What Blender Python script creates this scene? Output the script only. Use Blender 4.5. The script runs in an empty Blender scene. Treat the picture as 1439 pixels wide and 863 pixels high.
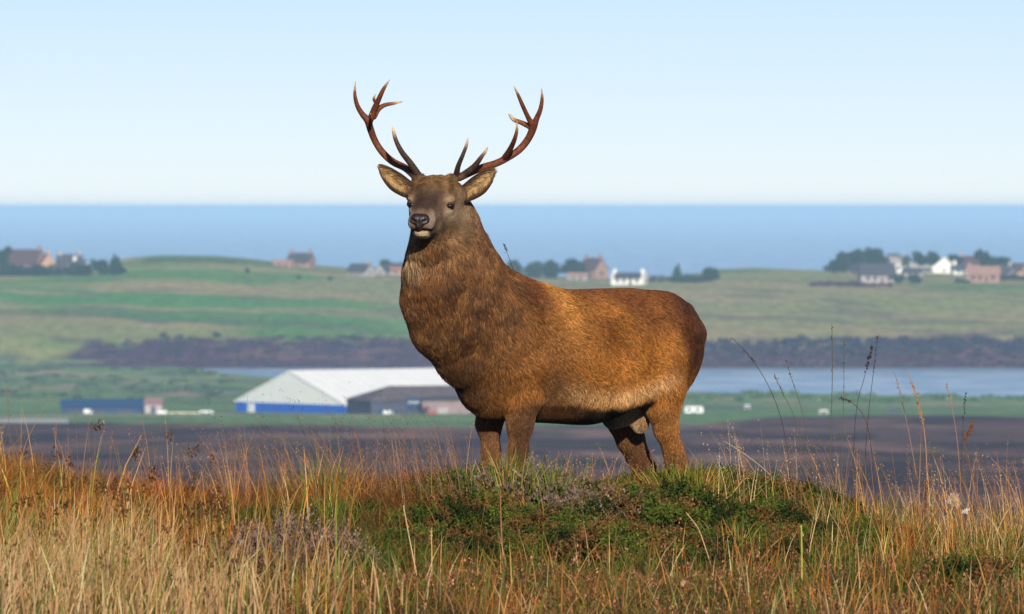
import bpy, math, random
import numpy as np
R = math.radians
rng = np.random.default_rng(7)
random.seed(7)
scene = bpy.context.scene
COL = scene.collection

# ------------------------------------------------------------------ camera, sky, sun, exposure
ZC = 45.5                      # camera height above the sea (sea level is z = 0)
KPX = 1.0 / (350.0 * 30.0)     # tangent per photo pixel: a long telephoto lens
EYE = 291.0                    # photo row of the eye level
PITCH = math.atan((431.5 - EYE) * KPX)
cam_d = bpy.data.cameras.new('camera')
cam = bpy.data.objects.new('camera', cam_d)
COL.objects.link(cam)
cam.location = (0, 0, ZC)
cam.rotation_euler = (R(90) - PITCH, 0, 0)
cam_d.sensor_width = 36.0
cam_d.lens = 18.0 / (719.5 * KPX)
cam_d.clip_start = 0.5
cam_d.clip_end = 200000.0
cam_d.dof.use_dof = True
cam_d.dof.focus_distance = 29.9
cam_d.dof.aperture_fstop = 13.0
scene.camera = cam

SUN_EL, SUN_AZ = R(22), R(180 - 7)      # azimuth clockwise from +Y (the view direction): behind the camera, to its right
world = bpy.data.worlds.new('World')
scene.world = world
world.use_nodes = True
nt = world.node_tree
bg = nt.nodes['Background']
sky = nt.nodes.new('ShaderNodeTexSky')
sky.sky_type = 'NISHITA'
sky.sun_disc = False
sky.sun_elevation = SUN_EL
sky.sun_rotation = SUN_AZ
sky.altitude = 50
sky.air_density = 0.55
sky.dust_density = 0.0
sky.ozone_density = 4.0
bg.inputs['Strength'].default_value = 0.088
tint = nt.nodes.new('ShaderNodeVectorMath'); tint.operation = 'MULTIPLY'
tint.inputs[1].default_value = (1.13, 0.945, 0.92)          # clear cool air over the sea
nt.links.new(sky.outputs[0], tint.inputs[0])
nt.links.new(tint.outputs[0], bg.inputs['Color'])

sun_d = bpy.data.lights.new('sun', 'SUN')
sun_d.energy = 5.0
sun_d.angle = R(0.5)
sun_d.color = (1.0, 0.93, 0.80)
sun = bpy.data.objects.new('sun', sun_d)
COL.objects.link(sun)
sun.location = (-10, -20, ZC + 40)
sun.rotation_euler = (R(90) - SUN_EL, 0, -SUN_AZ + R(180))

scene.view_settings.view_transform = 'Standard'
scene.view_settings.look = 'None'
scene.view_settings.gamma = 1.0
scene.view_settings.exposure = 0.15
scene.cycles.volume_bounces = 2
scene.cycles.max_bounces = 6
scene.cycles.transparent_max_bounces = 12
scene.cycles.use_denoising = True
scene.cycles_curves.shape = 'RIBBONS'

SP, CP = math.sin(PITCH), math.cos(PITCH)
def P(px, py, Y):
    """The world point seen at photo pixel (px, py) at depth Y."""
    x = (px - 719.5) * KPX
    u = (431.5 - py) * KPX
    dy = CP + u * SP
    dz = -SP + u * CP
    t = Y / dy
    return np.array((x * t, Y, ZC + dz * t))

# ------------------------------------------------------------------ helpers
_tab = np.random.default_rng(3).random((32, 32, 32)).astype(np.float32)
def vnoise(p, freq=1.0, off=0.0):
    """Value noise 0..1 for an (n, 3) array."""
    q = np.asarray(p, dtype=np.float64) * freq + off + 1000.0
    i = np.floor(q).astype(np.int64)
    f = q - i
    f = f * f * (3 - 2 * f)
    i0 = i & 31
    i1 = (i + 1) & 31
    r = 0
    for dx in (0, 1):
        for dy in (0, 1):
            for dz in (0, 1):
                ix = (i1 if dx else i0)[:, 0]
                iy = (i1 if dy else i0)[:, 1]
                iz = (i1 if dz else i0)[:, 2]
                w = (f[:, 0] if dx else 1 - f[:, 0]) * (f[:, 1] if dy else 1 - f[:, 1]) * (f[:, 2] if dz else 1 - f[:, 2])
                r = r + w * _tab[ix, iy, iz]
    return r
def fbm(p, freq=1.0, octv=3, off=0.0):
    a, s, t = 0.0, 1.0, 0.0
    for k in range(octv):
        a = a + s * vnoise(p, freq * 2 ** k, off + 17.3 * k)
        t += s
        s *= 0.5
    return a / t
def sstep(a, b, x):
    t = np.clip((np.asarray(x, dtype=float) - a) / (b - a), 0, 1)
    return t * t * (3 - 2 * t)
def mixc(a, b, w):
    w = np.asarray(w)[..., None]
    return a * (1 - w) + np.asarray(b) * w
def interp(x, pts):
    xs = [p[0] for p in pts]
    ys = [p[1] for p in pts]
    return np.interp(x, xs, ys)
def sinterp(x, pts):
    """Smooth (monotone cubic) interpolation through pts."""
    xs = np.array([p[0] for p in pts], float)
    ys = np.array([p[1] for p in pts], float)
    h = np.diff(xs)
    d = np.diff(ys) / h
    m = np.zeros_like(ys)
    m[0], m[-1] = d[0], d[-1]
    for i in range(1, len(xs) - 1):
        m[i] = 0 if d[i - 1] * d[i] <= 0 else 2 * d[i - 1] * d[i] / (d[i - 1] + d[i])
    x = np.clip(np.asarray(x, float), xs[0], xs[-1])
    k = np.clip(np.searchsorted(xs, x) - 1, 0, len(xs) - 2)
    t = (x - xs[k]) / h[k]
    return ((2 * t**3 - 3 * t**2 + 1) * ys[k] + (t**3 - 2 * t**2 + t) * h[k] * m[k]
            + (-2 * t**3 + 3 * t**2) * ys[k + 1] + (t**3 - t**2) * h[k] * m[k + 1])

def link(o, parent=None, label=None, cat=None, group=None, kind=None):
    COL.objects.link(o)
    if parent is not None:
        o.parent = parent
    tag(o, label, cat, group, kind)
    return o
def tag(o, label=None, cat=None, group=None, kind=None):
    if label: o['label'] = label
    if cat: o['category'] = cat
    if group: o['group'] = group
    if kind: o['kind'] = kind
    return o
def empty(name, loc, label=None, cat=None, group=None):
    o = bpy.data.objects.new(name, None)
    o.location = tuple(loc)
    o.empty_display_size = 0.2
    return link(o, None, label, cat, group)

def np_mesh(name, verts, faces, mat=None, parent=None, cols=None, smooth=True, origin=None):
    """Mesh object from numpy arrays; faces is an (n, k) array or a list of them."""
    verts = np.asarray(verts, dtype=np.float32)
    if origin is not None:
        verts = verts - np.asarray(origin, dtype=np.float32)
    fl = faces if isinstance(faces, list) else [faces]
    fl = [np.asarray(f, dtype=np.int32) for f in fl if len(f)]
    me = bpy.data.meshes.new(name)
    me.vertices.add(len(verts))
    me.vertices.foreach_set('co', verts.ravel())
    loops = np.concatenate([f.ravel() for f in fl])
    totals = np.concatenate([np.full(len(f), f.shape[1], np.int32) for f in fl])
    starts = np.concatenate(([0], np.cumsum(totals)[:-1])).astype(np.int32)
    me.loops.add(len(loops))
    me.loops.foreach_set('vertex_index', loops)
    me.polygons.add(len(totals))
    me.polygons.foreach_set('loop_start', starts)
    try:
        me.polygons.foreach_set('loop_total', totals)
    except Exception:
        pass
    if smooth:
        me.polygons.foreach_set('use_smooth', np.ones(len(totals), dtype=bool))
    if cols is not None:
        c = np.ones((len(verts), 4), dtype=np.float32)
        c[:, :3] = cols
        at = me.attributes.new('Col', 'FLOAT_COLOR', 'POINT')
        at.data.foreach_set('color', c.ravel())
    if mat is not None:
        me.materials.append(mat)
    me.update(calc_edges=True)
    me.validate()
    o = bpy.data.objects.new(name, me)
    if origin is not None and parent is None:
        o.location = tuple(origin)
    return link(o, parent)

class MB:
    """Collects simple solids, then links them as ONE mesh object."""
    def __init__(self):
        self.v, self.f = [], []
    def add(self, v, f):
        b = len(self.v)
        self.v += [tuple(map(float, p)) for p in v]
        self.f += [tuple(int(i) + b for i in q) for q in f]
    def box(self, x0, x1, y0, y1, z0, z1):
        self.add([(x0, y0, z0), (x1, y0, z0), (x1, y1, z0), (x0, y1, z0), (x0, y0, z1), (x1, y0, z1), (x1, y1, z1), (x0, y1, z1)],
                 [(0, 3, 2, 1), (4, 5, 6, 7), (0, 1, 5, 4), (1, 2, 6, 5), (2, 3, 7, 6), (3, 0, 4, 7)])
    def prism(self, prof, x0, x1):
        """Profile of (y, z) points extruded along x."""
        n = len(prof)
        self.add([(x0, y, z) for y, z in prof] + [(x1, y, z) for y, z in prof],
                 [tuple(range(n))[::-1], tuple(range(n, 2 * n))] + [(i, (i + 1) % n, n + (i + 1) % n, n + i) for i in range(n)])
    def tube(self, pts, rad, n=6):
        pts = [np.asarray(p, float) for p in pts]
        b = []
        for i, p in enumerate(pts):
            d = pts[min(i + 1, len(pts) - 1)] - pts[max(i - 1, 0)]
            d /= np.linalg.norm(d) + 1e-9
            a = np.cross(d, (0.3, 0.9, 0.1)); a /= np.linalg.norm(a) + 1e-9
            c = np.cross(d, a)
            b += [p + rad[i] * (a * math.cos(t) + c * math.sin(t)) for t in np.linspace(0, 2 * math.pi, n, endpoint=False)]
        f = []
        for i in range(len(pts) - 1):
            for k in range(n):
                f.append((i * n + k, i * n + (k + 1) % n, (i + 1) * n + (k + 1) % n, (i + 1) * n + k))
        f.append(tuple(range(n))[::-1]); f.append(tuple(range((len(pts) - 1) * n, len(pts) * n)))
        self.add(b, f)
    def build(self, name, mat, parent=None, smooth=False):
        me = bpy.data.meshes.new(name)
        me.from_pydata(self.v, [], self.f)
        if mat: me.materials.append(mat)
        if smooth:
            for p in me.polygons: p.use_smooth = True
        me.update()
        return link(bpy.data.objects.new(name, me), parent)

def material(name, color=None, rough=0.8, spec=0.3, attr=False, noise=None, bump=None, transl=0.0, attr_name='Col', metallic=0.0, vary=0.35, mult=1.0, coat=0.0):
    """noise = (scale, amount): value variation; bump = (scale, distance)."""
    m = bpy.data.materials.new(name)
    m.use_nodes = True
    t = m.node_tree
    N, L = t.nodes, t.links
    b = N['Principled BSDF']
    out = N['Material Output']
    b.inputs['Roughness'].default_value = rough
    b.inputs['Specular IOR Level'].default_value = spec
    b.inputs['Metallic'].default_value = metallic
    if coat: b.inputs['Coat Weight'].default_value = coat
    if attr:
        a = N.new('ShaderNodeAttribute'); a.attribute_name = attr_name
        src = a.outputs['Color']
    else:
        c = N.new('ShaderNodeRGB'); c.outputs[0].default_value = (*color, 1)
        src = c.outputs[0]
    if noise:
        geo = N.new('ShaderNodeNewGeometry')
        n1 = N.new('ShaderNodeTexNoise'); n1.inputs['Scale'].default_value = noise[0]; n1.inputs['Detail'].default_value = 5
        mp = N.new('ShaderNodeMapRange')
        mp.inputs['From Min'].default_value = 0.25; mp.inputs['From Max'].default_value = 0.75
        mp.inputs['To Min'].default_value = 1 - noise[1]; mp.inputs['To Max'].default_value = 1 + noise[1]
        tc = N.new('ShaderNodeTexCoord')
        if len(noise) > 2:
            mpp = N.new('ShaderNodeMapping'); mpp.inputs['Scale'].default_value = noise[2]
            L.new(tc.outputs['Object'], mpp.inputs['Vector']); L.new(mpp.outputs[0], n1.inputs['Vector'])
        else:
            L.new(tc.outputs['Object'], n1.inputs['Vector'])
        L.new(n1.outputs['Fac'], mp.inputs['Value'])
        mx = N.new('ShaderNodeVectorMath'); mx.operation = 'SCALE'
        L.new(src, mx.inputs[0]); L.new(mp.outputs[0], mx.inputs['Scale'])
        src = mx.outputs[0]
    L.new(src, b.inputs['Base Color'])
    if bump:
        n2 = N.new('ShaderNodeTexNoise'); n2.inputs['Scale'].default_value = bump[0]; n2.inputs['Detail'].default_value = 4
        tc2 = N.new('ShaderNodeTexCoord'); L.new(tc2.outputs['Object'], n2.inputs['Vector'])
        bp = N.new('ShaderNodeBump'); bp.inputs['Distance'].default_value = bump[1]; bp.inputs['Strength'].default_value = 0.8
        L.new(n2.outputs['Fac'], bp.inputs['Height']); L.new(bp.outputs[0], b.inputs['Normal'])
    if transl > 0:
        tr = N.new('ShaderNodeBsdfTranslucent'); L.new(src, tr.inputs['Color'])
        ms = N.new('ShaderNodeMixShader'); ms.inputs[0].default_value = transl
        L.new(b.outputs[0], ms.inputs[1]); L.new(tr.outputs[0], ms.inputs[2]); L.new(ms.outputs[0], out.inputs['Surface'])
    return m
# ------------------------------------------------------------------ the land, the bay and the sea
CREST = [(-1500, 388), (-300, 386), (0, 386), (120, 380), (180, 363), (225, 359), (300, 360), (350, 364), (400, 370), (480, 376), (560, 384), (700, 386),
         (850, 392), (960, 388), (1010, 379), (1060, 377), (1140, 380), (1210, 384), (1320, 384), (1440, 388), (1800, 390), (3000, 392)]
def shore_near(px):
    return interp(px, [(-3000, 2120), (270, 2120), (300, 2015), (420, 1965), (640, 1905), (970, 1850), (1200, 1815), (1439, 1775), (3000, 1700)])
def shore_far(px):
    return interp(px, [(-3000, 2085), (300, 2085), (600, 2092), (970, 2100), (1439, 2105), (3000, 2110)])
def land_z(x, d):
    """Height of the far land at (x, d), relative to the camera."""
    x = np.asarray(x, float); d = np.asarray(d, float)
    px = 719.5 + x / np.maximum(d, 1) / KPX
    q = np.stack([x, d, np.zeros_like(d)], -1)
    n1 = fbm(q, 1 / 140.0, 3) - 0.5
    n2 = fbm(q, 1 / 40.0, 3, 5.0) - 0.5
    z = sinterp(d, [(40, -2.6), (100, -6.5), (200, -12), (400, -18.6), (600, -23.2), (900, -30.2), (1200, -35.5), (1360, -37.9),
                    (1450, -39.9), (1600, -42.2), (1800, -43.8), (2000, -44.4), (2200, -44.4), (9000, -44.4)])
    z = z + n1 * sstep(300, 900, d) * 1.6 * (1 - sstep(1300, 1420, d)) + n2 * sstep(1500, 1650, d) * 1.3
    zf = sinterp(d, [(0, -45.6), (2100, -45.6), (2165, -38.4), (2300, -32.2), (2500, -25.2), (2650, -22), (9000, -22)])
    zc = -(interp(px, CREST) - EYE) * KPX * 2650
    w = sstep(2400, 2650, d)
    zf = zf * (1 - w) + (zf + (zc + 22)) * w
    zf = zf - sstep(2660, 3100, d) * 30
    zf = zf + n1 * sstep(2150, 2260, d) * (1 - sstep(2450, 2600, d)) * 2.2 + n2 * sstep(2110, 2150, d) * (1 - sstep(2160, 2230, d)) * 2.6
    z = z - 1.05 * sstep(880, 1000, px) * sstep(1480, 1740, d)
    sn, sf = shore_near(px), shore_far(px)
    near = z + (-48 - z) * sstep(sn - 25, sn + 15, d)
    far = np.where(d > sf - 10, zf, -48)
    wf = sstep(sf - 15, sf + 10, d)
    bay = near * (1 - wf) + far * wf
    # west of the bay the low land runs straight into the far slope
    wl = sstep(300, 240, px)
    dry = np.maximum(z, zf)
    return bay * (1 - wl) + dry * wl

def build_land():
    d = np.unique(np.concatenate([np.linspace(40, 400, 40), np.linspace(400, 1300, 110), np.linspace(1300, 1700, 90), np.linspace(1700, 2080, 90),
                                  np.linspace(2080, 2180, 60), np.linspace(2180, 2680, 150), np.linspace(2680, 3200, 20)]))
    u = np.concatenate([np.linspace(-0.3, -0.08, 50)[:-1], np.linspace(-0.08, 0.08, 480), np.linspace(0.08, 0.3, 50)[1:]])
    D, U = np.meshgrid(d, u, indexing='ij')
    X = D * U
    z = land_z(X.ravel(), D.ravel())
    V = np.stack([X.ravel(), D.ravel(), z + ZC], -1)
    nd, nu = D.shape
    I = np.arange(nd * nu).reshape(nd, nu)
    F = np.stack([I[:-1, :-1], I[:-1, 1:], I[1:, 1:], I[1:, :-1]], -1).reshape(-1, 4)
    px = 719.5 + U.ravel() / KPX
    dd = D.ravel()
    py = EYE - z / dd / KPX
    q = V.copy(); q[:, 2] = 0
    def st(fx, fy, off=0.0, o=3):                 # streaky noise
        return fbm(np.stack([q[:, 0] * fx, q[:, 1] * fy, 0 * dd], -1), 1.0, o, off)
    # heather moor, with some haze blue mixed into its colour
    moor = np.array((0.110, 0.058, 0.060))
    c = np.tile(moor, (len(V), 1))
    s1 = st(1 / 16, 1 / 70, 2.0)
    c = mixc(c, np.array((0.23, 0.13, 0.10)), sstep(0.44, 0.7, s1))
    c = mixc(c, np.array((0.026, 0.015, 0.022)), sstep(0.48, 0.62, st(1 / 10, 1 / 38, 9.0)) * 0.85)
    c = mixc(c, np.array((0.10, 0.085, 0.035)), sstep(0.6, 0.8, st(1 / 7, 1 / 45, 29.0)) * 0.6)
    # green levels round the sheds
    lev = np.tile(np.array((0.15, 0.27, 0.10)), (len(V), 1))
    lev = mixc(lev, np.array((0.24, 0.30, 0.15)), sstep(0.45, 0.65, st(1 / 40, 1 / 60, 4.0)))
    lev = mixc(lev, np.array((0.10, 0.17, 0.09)), sstep(0.56, 0.7, st(1 / 22, 1 / 45, 11.0)) * 0.8)
    lev = mixc(lev, np.array((0.40, 0.29, 0.20)), sstep(0.64, 0.74, st(1 / 16, 1 / 40, 21.0)) * 0.8 * sstep(1600, 1700, dd))
    lev = mixc(lev, np.array((0.05, 0.07, 0.11)), sstep(0.6, 0.72, st(1 / 25, 1 / 45, 31.0)) * 0.7 * sstep(1650, 1800, dd))
    db = interp(px, [(-2000, 1240), (330, 1240), (660, 1215), (980, 1255), (1100, 1320), (1200, 1352), (3000, 1360)]) + (st(1 / 15, 1 / 15, 40.0) - 0.5) * 60
    c = mixc(c, lev, sstep(-12, 12, dd - db)[:, None][:, 0])
    # far shore: dark bank of heather and rock, haze blue put into its colours
    bank = np.tile(np.array((0.075, 0.036, 0.085)), (len(V), 1))
    bank = mixc(bank, np.array((0.04, 0.030, 0.07)), sstep(0.45, 0.62, st(1 / 7, 1 / 16, 51.0)))
    bank = mixc(bank, np.array((0.17, 0.09, 0.10)), sstep(0.55, 0.70, st(1 / 11, 1 / 10, 61.0)) * 0.8)
    bank = mixc(bank, np.array((0.12, 0.09, 0.11)), (1 - sstep(2100, 2118, dd)) * 0.7)
    top = interp(px, [(-2000, 2120), (60, 2125), (160, 2160), (600, 2166), (960, 2150), (1100, 2160), (1250, 2158), (1330, 2172), (3000, 2180)]) + (st(1 / 8, 1 / 300, 71.0) - 0.5) * 50
    bw = sstep(2062, 2072, dd + (st(1 / 20, 1 / 8, 81.0) - 0.5) * 50) * sstep(20, 170, px + (st(1 / 18, 1 / 9, 85.0) - 0.5) * 260)
    c = mixc(c, bank, bw)
    # the fields on the far slope
    fld = np.tile(np.array((0.30, 0.31, 0.11)), (len(V), 1))
    tilt = dd - 2150 + (px - 300) * 0.16 + (st(1 / 30, 1 / 200, 131.0) - 0.5) * 60
    fld = mixc(fld, np.array((0.12, 0.27, 0.05)), sstep(0.47, 0.55, fbm(np.stack([px / 330, tilt / 52, 0 * px], -1), 1.0, 2, 3.3)) * sstep(640, 420, px))
    gband = np.exp(-((tilt - (190 - (px - 250) * 0.12)) / 52.0) ** 2) * sstep(700, 480, px)
    fld = mixc(fld, np.array((0.085, 0.30, 0.05)), np.clip(gband * 1.5, 0, 1) * (0.65 + 0.35 * sstep(0.3, 0.6, st(1 / 30, 1 / 10, 91.0))))
    gb2 = np.exp(-((tilt - 95) / 20.0) ** 2) * sstep(650, 480, px) * sstep(-200, 100, px)
    fld = mixc(fld, np.array((0.07, 0.20, 0.055)), np.clip(gb2, 0, 1) * 0.8)
    fld = mixc(fld, np.array((0.42, 0.32, 0.15)), sstep(0.5, 0.66, fbm(np.stack([px / 260, tilt / 26, 0 * px], -1), 1.0, 3, 6.1)) * 0.75)
    fld = mixc(fld, np.array((0.17, 0.155, 0.09)), sstep(0.55, 0.7, fbm(np.stack([px / 120, tilt / 22, 0 * px], -1), 1.0, 3, 16.1)) * 0.65)
    # green hillock on the skyline, grass below the right-hand houses
    hil = sstep(180, 215, px) * sstep(470, 400, px) * sstep(2560, 2600, dd)
    fld = mixc(fld, np.array((0.075, 0.19, 0.03)), hil * 0.85)
    fld = mixc(fld, np.array((0.03, 0.075, 0.05)), hil * np.exp(-((dd - 2592) / 9.0) ** 2) * 0.8 * sstep(360, 320, px))
    fld = mixc(fld, np.array((0.10, 0.21, 0.04)), sstep(1240, 1330, px) * np.exp(-((dd - 2455) / 30.0) ** 2) * 0.8)
    fld = mixc(fld, np.array((0.12, 0.19, 0.035)), sstep(980, 1020, px) * sstep(2560, 2610, dd) * sstep(1100, 1050, px) * 0.7)
    fw = sstep(-10, 10, dd - top)
    c = mixc(c, fld, fw)
    land = np_mesh('hills', V, F, material('far_land', rough=0.95, spec=0.1, attr=True, noise=(0.35, 0.30, (1.0, 0.14, 1.0)), bump=(0.25, 0.35)), cols=c)
    tag(land, 'farmland and moor running down to the bay and up to a low ridge', None, None, 'structure')

    # the sea reaches the horizon, the bay is part of it
    ys = np.array([1500, 1900, 2400, 4000, 8000, 16000, 32000, 70000.0])
    us = np.linspace(-0.35, 0.35, 15)
    V, F = [], []
    for y in ys:
        for a in us:
            V.append((a * y, y, 0.0))
    n = len(us)
    for i in range(len(ys) - 1):
        for k in range(n - 1):
            F.append((i * n + k, i * n + k + 1, (i + 1) * n + k + 1, (i + 1) * n + k))
    m = bpy.data.materials.new('sea_water'); m.use_nodes = True
    t = m.node_tree; b = t.nodes['Principled BSDF']
    b.inputs['Base Color'].default_value = (0.10, 0.25, 0.44, 1)
    b.inputs['Roughness'].default_value = 0.22
    b.inputs['IOR'].default_value = 1.33
    tc = t.nodes.new('ShaderNodeTexCoord')
    mp = t.nodes.new('ShaderNodeMapping'); mp.inputs['Scale'].default_value = (0.05, 0.12, 1)
    n1 = t.nodes.new('ShaderNodeTexNoise'); n1.inputs['Scale'].default_value = 1.0; n1.inputs['Detail'].default_value = 6; n1.inputs['Roughness'].default_value = 0.65
    bp = t.nodes.new('ShaderNodeBump'); bp.inputs['Distance'].default_value = 0.32; bp.inputs['Strength'].default_value = 1.0
    L = t.links
    L.new(tc.outputs['Object'], mp.inputs['Vector']); L.new(mp.outputs[0], n1.inputs['Vector']); L.new(n1.outputs['Fac'], bp.inputs['Height'])
    L.new(bp.outputs[0], b.inputs['Normal'])
    # foam streaks
    n3 = t.nodes.new('ShaderNodeTexNoise'); n3.inputs['Scale'].default_value = 1.0; n3.inputs['Detail'].default_value = 7
    mp3 = t.nodes.new('ShaderNodeMapping'); mp3.inputs['Scale'].default_value = (0.05, 0.018, 1)
    rp = t.nodes.new('ShaderNodeMapRange'); rp.inputs['From Min'].default_value = 0.40; rp.inputs['From Max'].default_value = 0.72
    mxc = t.nodes.new('ShaderNodeMix'); mxc.data_type = 'RGBA'
    mxc.inputs['A'].default_value = (0.10, 0.25, 0.44, 1); mxc.inputs['B'].default_value = (0.6, 0.66, 0.68, 1)
    L.new(tc.outputs['Object'], mp3.inputs['Vector']); L.new(mp3.outputs[0], n3.inputs['Vector']); L.new(n3.outputs['Fac'], rp.inputs['Value'])
    L.new(rp.outputs[0], mxc.inputs['Factor']); L.new(mxc.outputs['Result'], b.inputs['Base Color'])
    sea = np_mesh('sea', np.array(V), np.array(F), m)
    tag(sea, None, None, None, 'structure')
    # the shallow bay: paler water over sand, ruffled and foam-flecked, a hand above the sea sheet
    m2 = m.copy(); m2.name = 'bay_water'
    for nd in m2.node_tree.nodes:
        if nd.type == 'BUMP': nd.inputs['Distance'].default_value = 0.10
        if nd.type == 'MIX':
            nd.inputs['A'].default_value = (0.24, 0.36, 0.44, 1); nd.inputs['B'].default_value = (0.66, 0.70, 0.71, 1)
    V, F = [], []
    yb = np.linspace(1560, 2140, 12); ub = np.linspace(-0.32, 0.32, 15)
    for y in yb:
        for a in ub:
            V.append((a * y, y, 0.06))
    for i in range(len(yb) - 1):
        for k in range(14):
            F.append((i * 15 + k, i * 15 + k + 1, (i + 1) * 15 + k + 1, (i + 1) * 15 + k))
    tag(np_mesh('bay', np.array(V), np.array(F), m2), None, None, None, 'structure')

def build_haze():
    mb = MB(); mb.box(-26000, 26000, -400, 72000, -49.5, ZC + 3.4)
    m = bpy.data.materials.new('sea_haze'); m.use_nodes = True
    t = m.node_tree
    t.nodes.remove(t.nodes['Principled BSDF'])
    v = t.nodes.new('ShaderNodeVolumePrincipled')
    v.inputs['Color'].default_value = HAZE_COL
    v.inputs['Density'].default_value = HAZE_DEN
    v.inputs['Anisotropy'].default_value = -0.17
    t.links.new(v.outputs[0], t.nodes['Material Output'].inputs['Volume'])
    o = mb.build('haze', m)
    tag(o, None, None, None, 'stuff')
HAZE_COL = (0.46, 0.725, 1.0, 1)
HAZE_DEN = 1.15e-4
build_land()
# ------------------------------------------------------------------ the village, the sheds, far trees and hedges
_DS = np.concatenate([np.linspace(600, 2080, 1200), np.linspace(2081, 2655, 1200)])
def ground_at(px, py):
    """The first visible ground point of the far land at photo pixel (px, py): world position."""
    x = (px - 719.5) * KPX * _DS
    z = land_z(x, _DS)
    row = EYE - z / _DS / KPX
    ok = np.where(row <= py)[0]
    i = ok[0] if len(ok) else len(_DS) - 1
    return np.array((x[i], _DS[i], ZC + z[i]))

slate = material('slate_roof', (0.050, 0.048, 0.062), rough=0.7, noise=(1.5, 0.25))
brownroof = material('brown_tile_roof', (0.085, 0.045, 0.050), rough=0.8, noise=(1.5, 0.25))
redroof = material('red_tile_roof', (0.30, 0.11, 0.075), rough=0.8, noise=(1.5, 0.2))
stone_pink = material('pink_stone_wall', (0.33, 0.19, 0.15), rough=0.9, noise=(1.2, 0.2))
stone_tan = material('tan_harled_wall', (0.46, 0.29, 0.19), rough=0.9, noise=(1.2, 0.15))
harl_grey = material('grey_harled_wall', (0.38, 0.33, 0.33), rough=0.9, noise=(1.2, 0.15))
white_wall = material('white_painted_wall', (0.80, 0.78, 0.72), rough=0.85, noise=(0.8, 0.07))
glass = material('window_glass', (0.03, 0.035, 0.045), rough=0.1, spec=0.6)
frame_m = material('door_paint', (0.10, 0.07, 0.06), rough=0.6)

def house(px, py, Lp, Wp, eave, ridge, rot, wall, roof, label, nwin=3, chim=(1, 1), name='house', parapet=False):
    """Gabled house: ridge along local x. Sizes in photo pixels at its distance."""
    g = ground_at(px, py)
    k = KPX * g[1]
    Lx, Wy, he, hr = Lp * k, Wp * k, eave * k, ridge * k
    root = empty(name, g, label, 'house', 'houses of the village on the ridge')
    root.rotation_euler = (0, 0, R(rot))
    m = MB()
    y0, y1 = -Wy / 2, Wy / 2
    m.prism([(y0, -1.2), (y1, -1.2), (y1, he), (0, hr), (y0, he)], -Lx / 2, Lx / 2)
    m.build('wall', wall, root)
    m = MB()
    t, ov = 0.22, 0.35
    sl = (hr - he) / (Wy / 2)
    e = 0.0 if parapet else 0.3
    for sg in (-1, 1):
        pr = [(0, hr + 0.02), (sg * (Wy / 2 + ov), he - ov * sl + 0.02), (sg * (Wy / 2 + ov), he - ov * sl + t), (0, hr + t)]
        if sg > 0: pr = pr[::-1]
        m.prism(pr, -Lx / 2 - e + (0.6 if parapet else 0), Lx / 2 + e - (0.6 if parapet else 0))
    rf = m.build('roof', roof, root)
    if parapet:
        for sx in (-1, 1):
            m = MB()
            xx = sx * Lx / 2
            m.prism([(y0 - 0.1, -1.2), (y1 + 0.1, -1.2), (y1 + 0.1, he + 0.5), (0, hr + 0.7), (y0 - 0.1, he + 0.5)], min(xx, xx - sx * 0.7) + 0.0, max(xx, xx - sx * 0.7) + 0.15)
            m.build('gable', wall, root)
    for sx, on in zip((-1, 1), chim):
        if on:
            m = MB()
            x = sx * (Lx / 2 - 0.75)
            m.box(x - 0.5, x + 0.5, -0.45, 0.45, hr - 0.6, hr + 1.1)
            m.box(x - 0.58, x + 0.58, -0.53, 0.53, hr + 1.1, hr + 1.25)
            m.box(x - 0.3, x - 0.08, -0.12, 0.12, hr + 1.25, hr + 1.6)
            m.box(x + 0.08, x + 0.3, -0.12, 0.12, hr + 1.25, hr + 1.6)
            m.build('chimney', wall, rf)
    if nwin:
        hw = min(1.3, he * 0.45)
        xs = np.linspace(-Lx / 2, Lx / 2, nwin + 2)[1:-1]
        for i, x in enumerate(xs):
            m = MB()
            if i == nwin // 2:
                m.box(x - 0.5, x + 0.5, y0 - 0.05, y0 + 0.02, 0.0, min(2.05, he - 0.2))
                m.build('door', frame_m, root)
            else:
                zb = he * 0.35
                m.box(x - 0.6, x + 0.6, y0 - 0.03, y0 + 0.02, zb, zb + hw)
                w = m.build('window', glass, root)
                f = MB()
                f.box(x - 0.7, x + 0.7, y0 - 0.09, y0 - 0.04, zb - 0.14, zb - 0.02)
                f.build('sill', wall, w)
        for sx in (-1, 1):
            m = MB()
            xx = sx * (Lx / 2 + (0.15 if parapet else 0))
            m.box(min(xx, xx + sx * 0.04), max(xx, xx + sx * 0.04), -0.55, 0.55, he * 0.35, he * 0.35 + hw)
            m.build('window', glass, root)
    return root

house(34, 384, 56, 30, 14, 33, -28, stone_pink, brownroof, 'large pink stone house with brown roof behind the dark hedge, far left', 3)
house(2, 384, 26, 20, 8, 20, 15, stone_pink, brownroof, 'low pink outbuilding at the left edge beside the dark round tree', 2, (0, 0))
house(66, 384, 26, 24, 12, 27, -75, stone_tan, redroof, 'tan house with sunlit reddish roof right beside the large pink house', 2, (0, 1))
house(98, 383, 34, 20, 12, 25, 12, harl_grey, slate, 'grey house with slate roof and pale chimneys behind the hedge', 3)
house(423, 375, 34, 22, 8, 19, -22, stone_pink, slate, 'pink stone farmhouse with slate roof alone on the skyline beside the green hillock', 3)
house(398, 375, 26, 12, 5, 9, -8, stone_pink, stone_pink, 'low pink byre left of the farmhouse on the skyline', 2, (0, 0))
house(507, 387, 34, 22, 6, 16, -38, harl_grey, slate, 'pale cottage with dark slate roof and gable facing left, left of the stag neck', 3, (0, 1))
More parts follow.
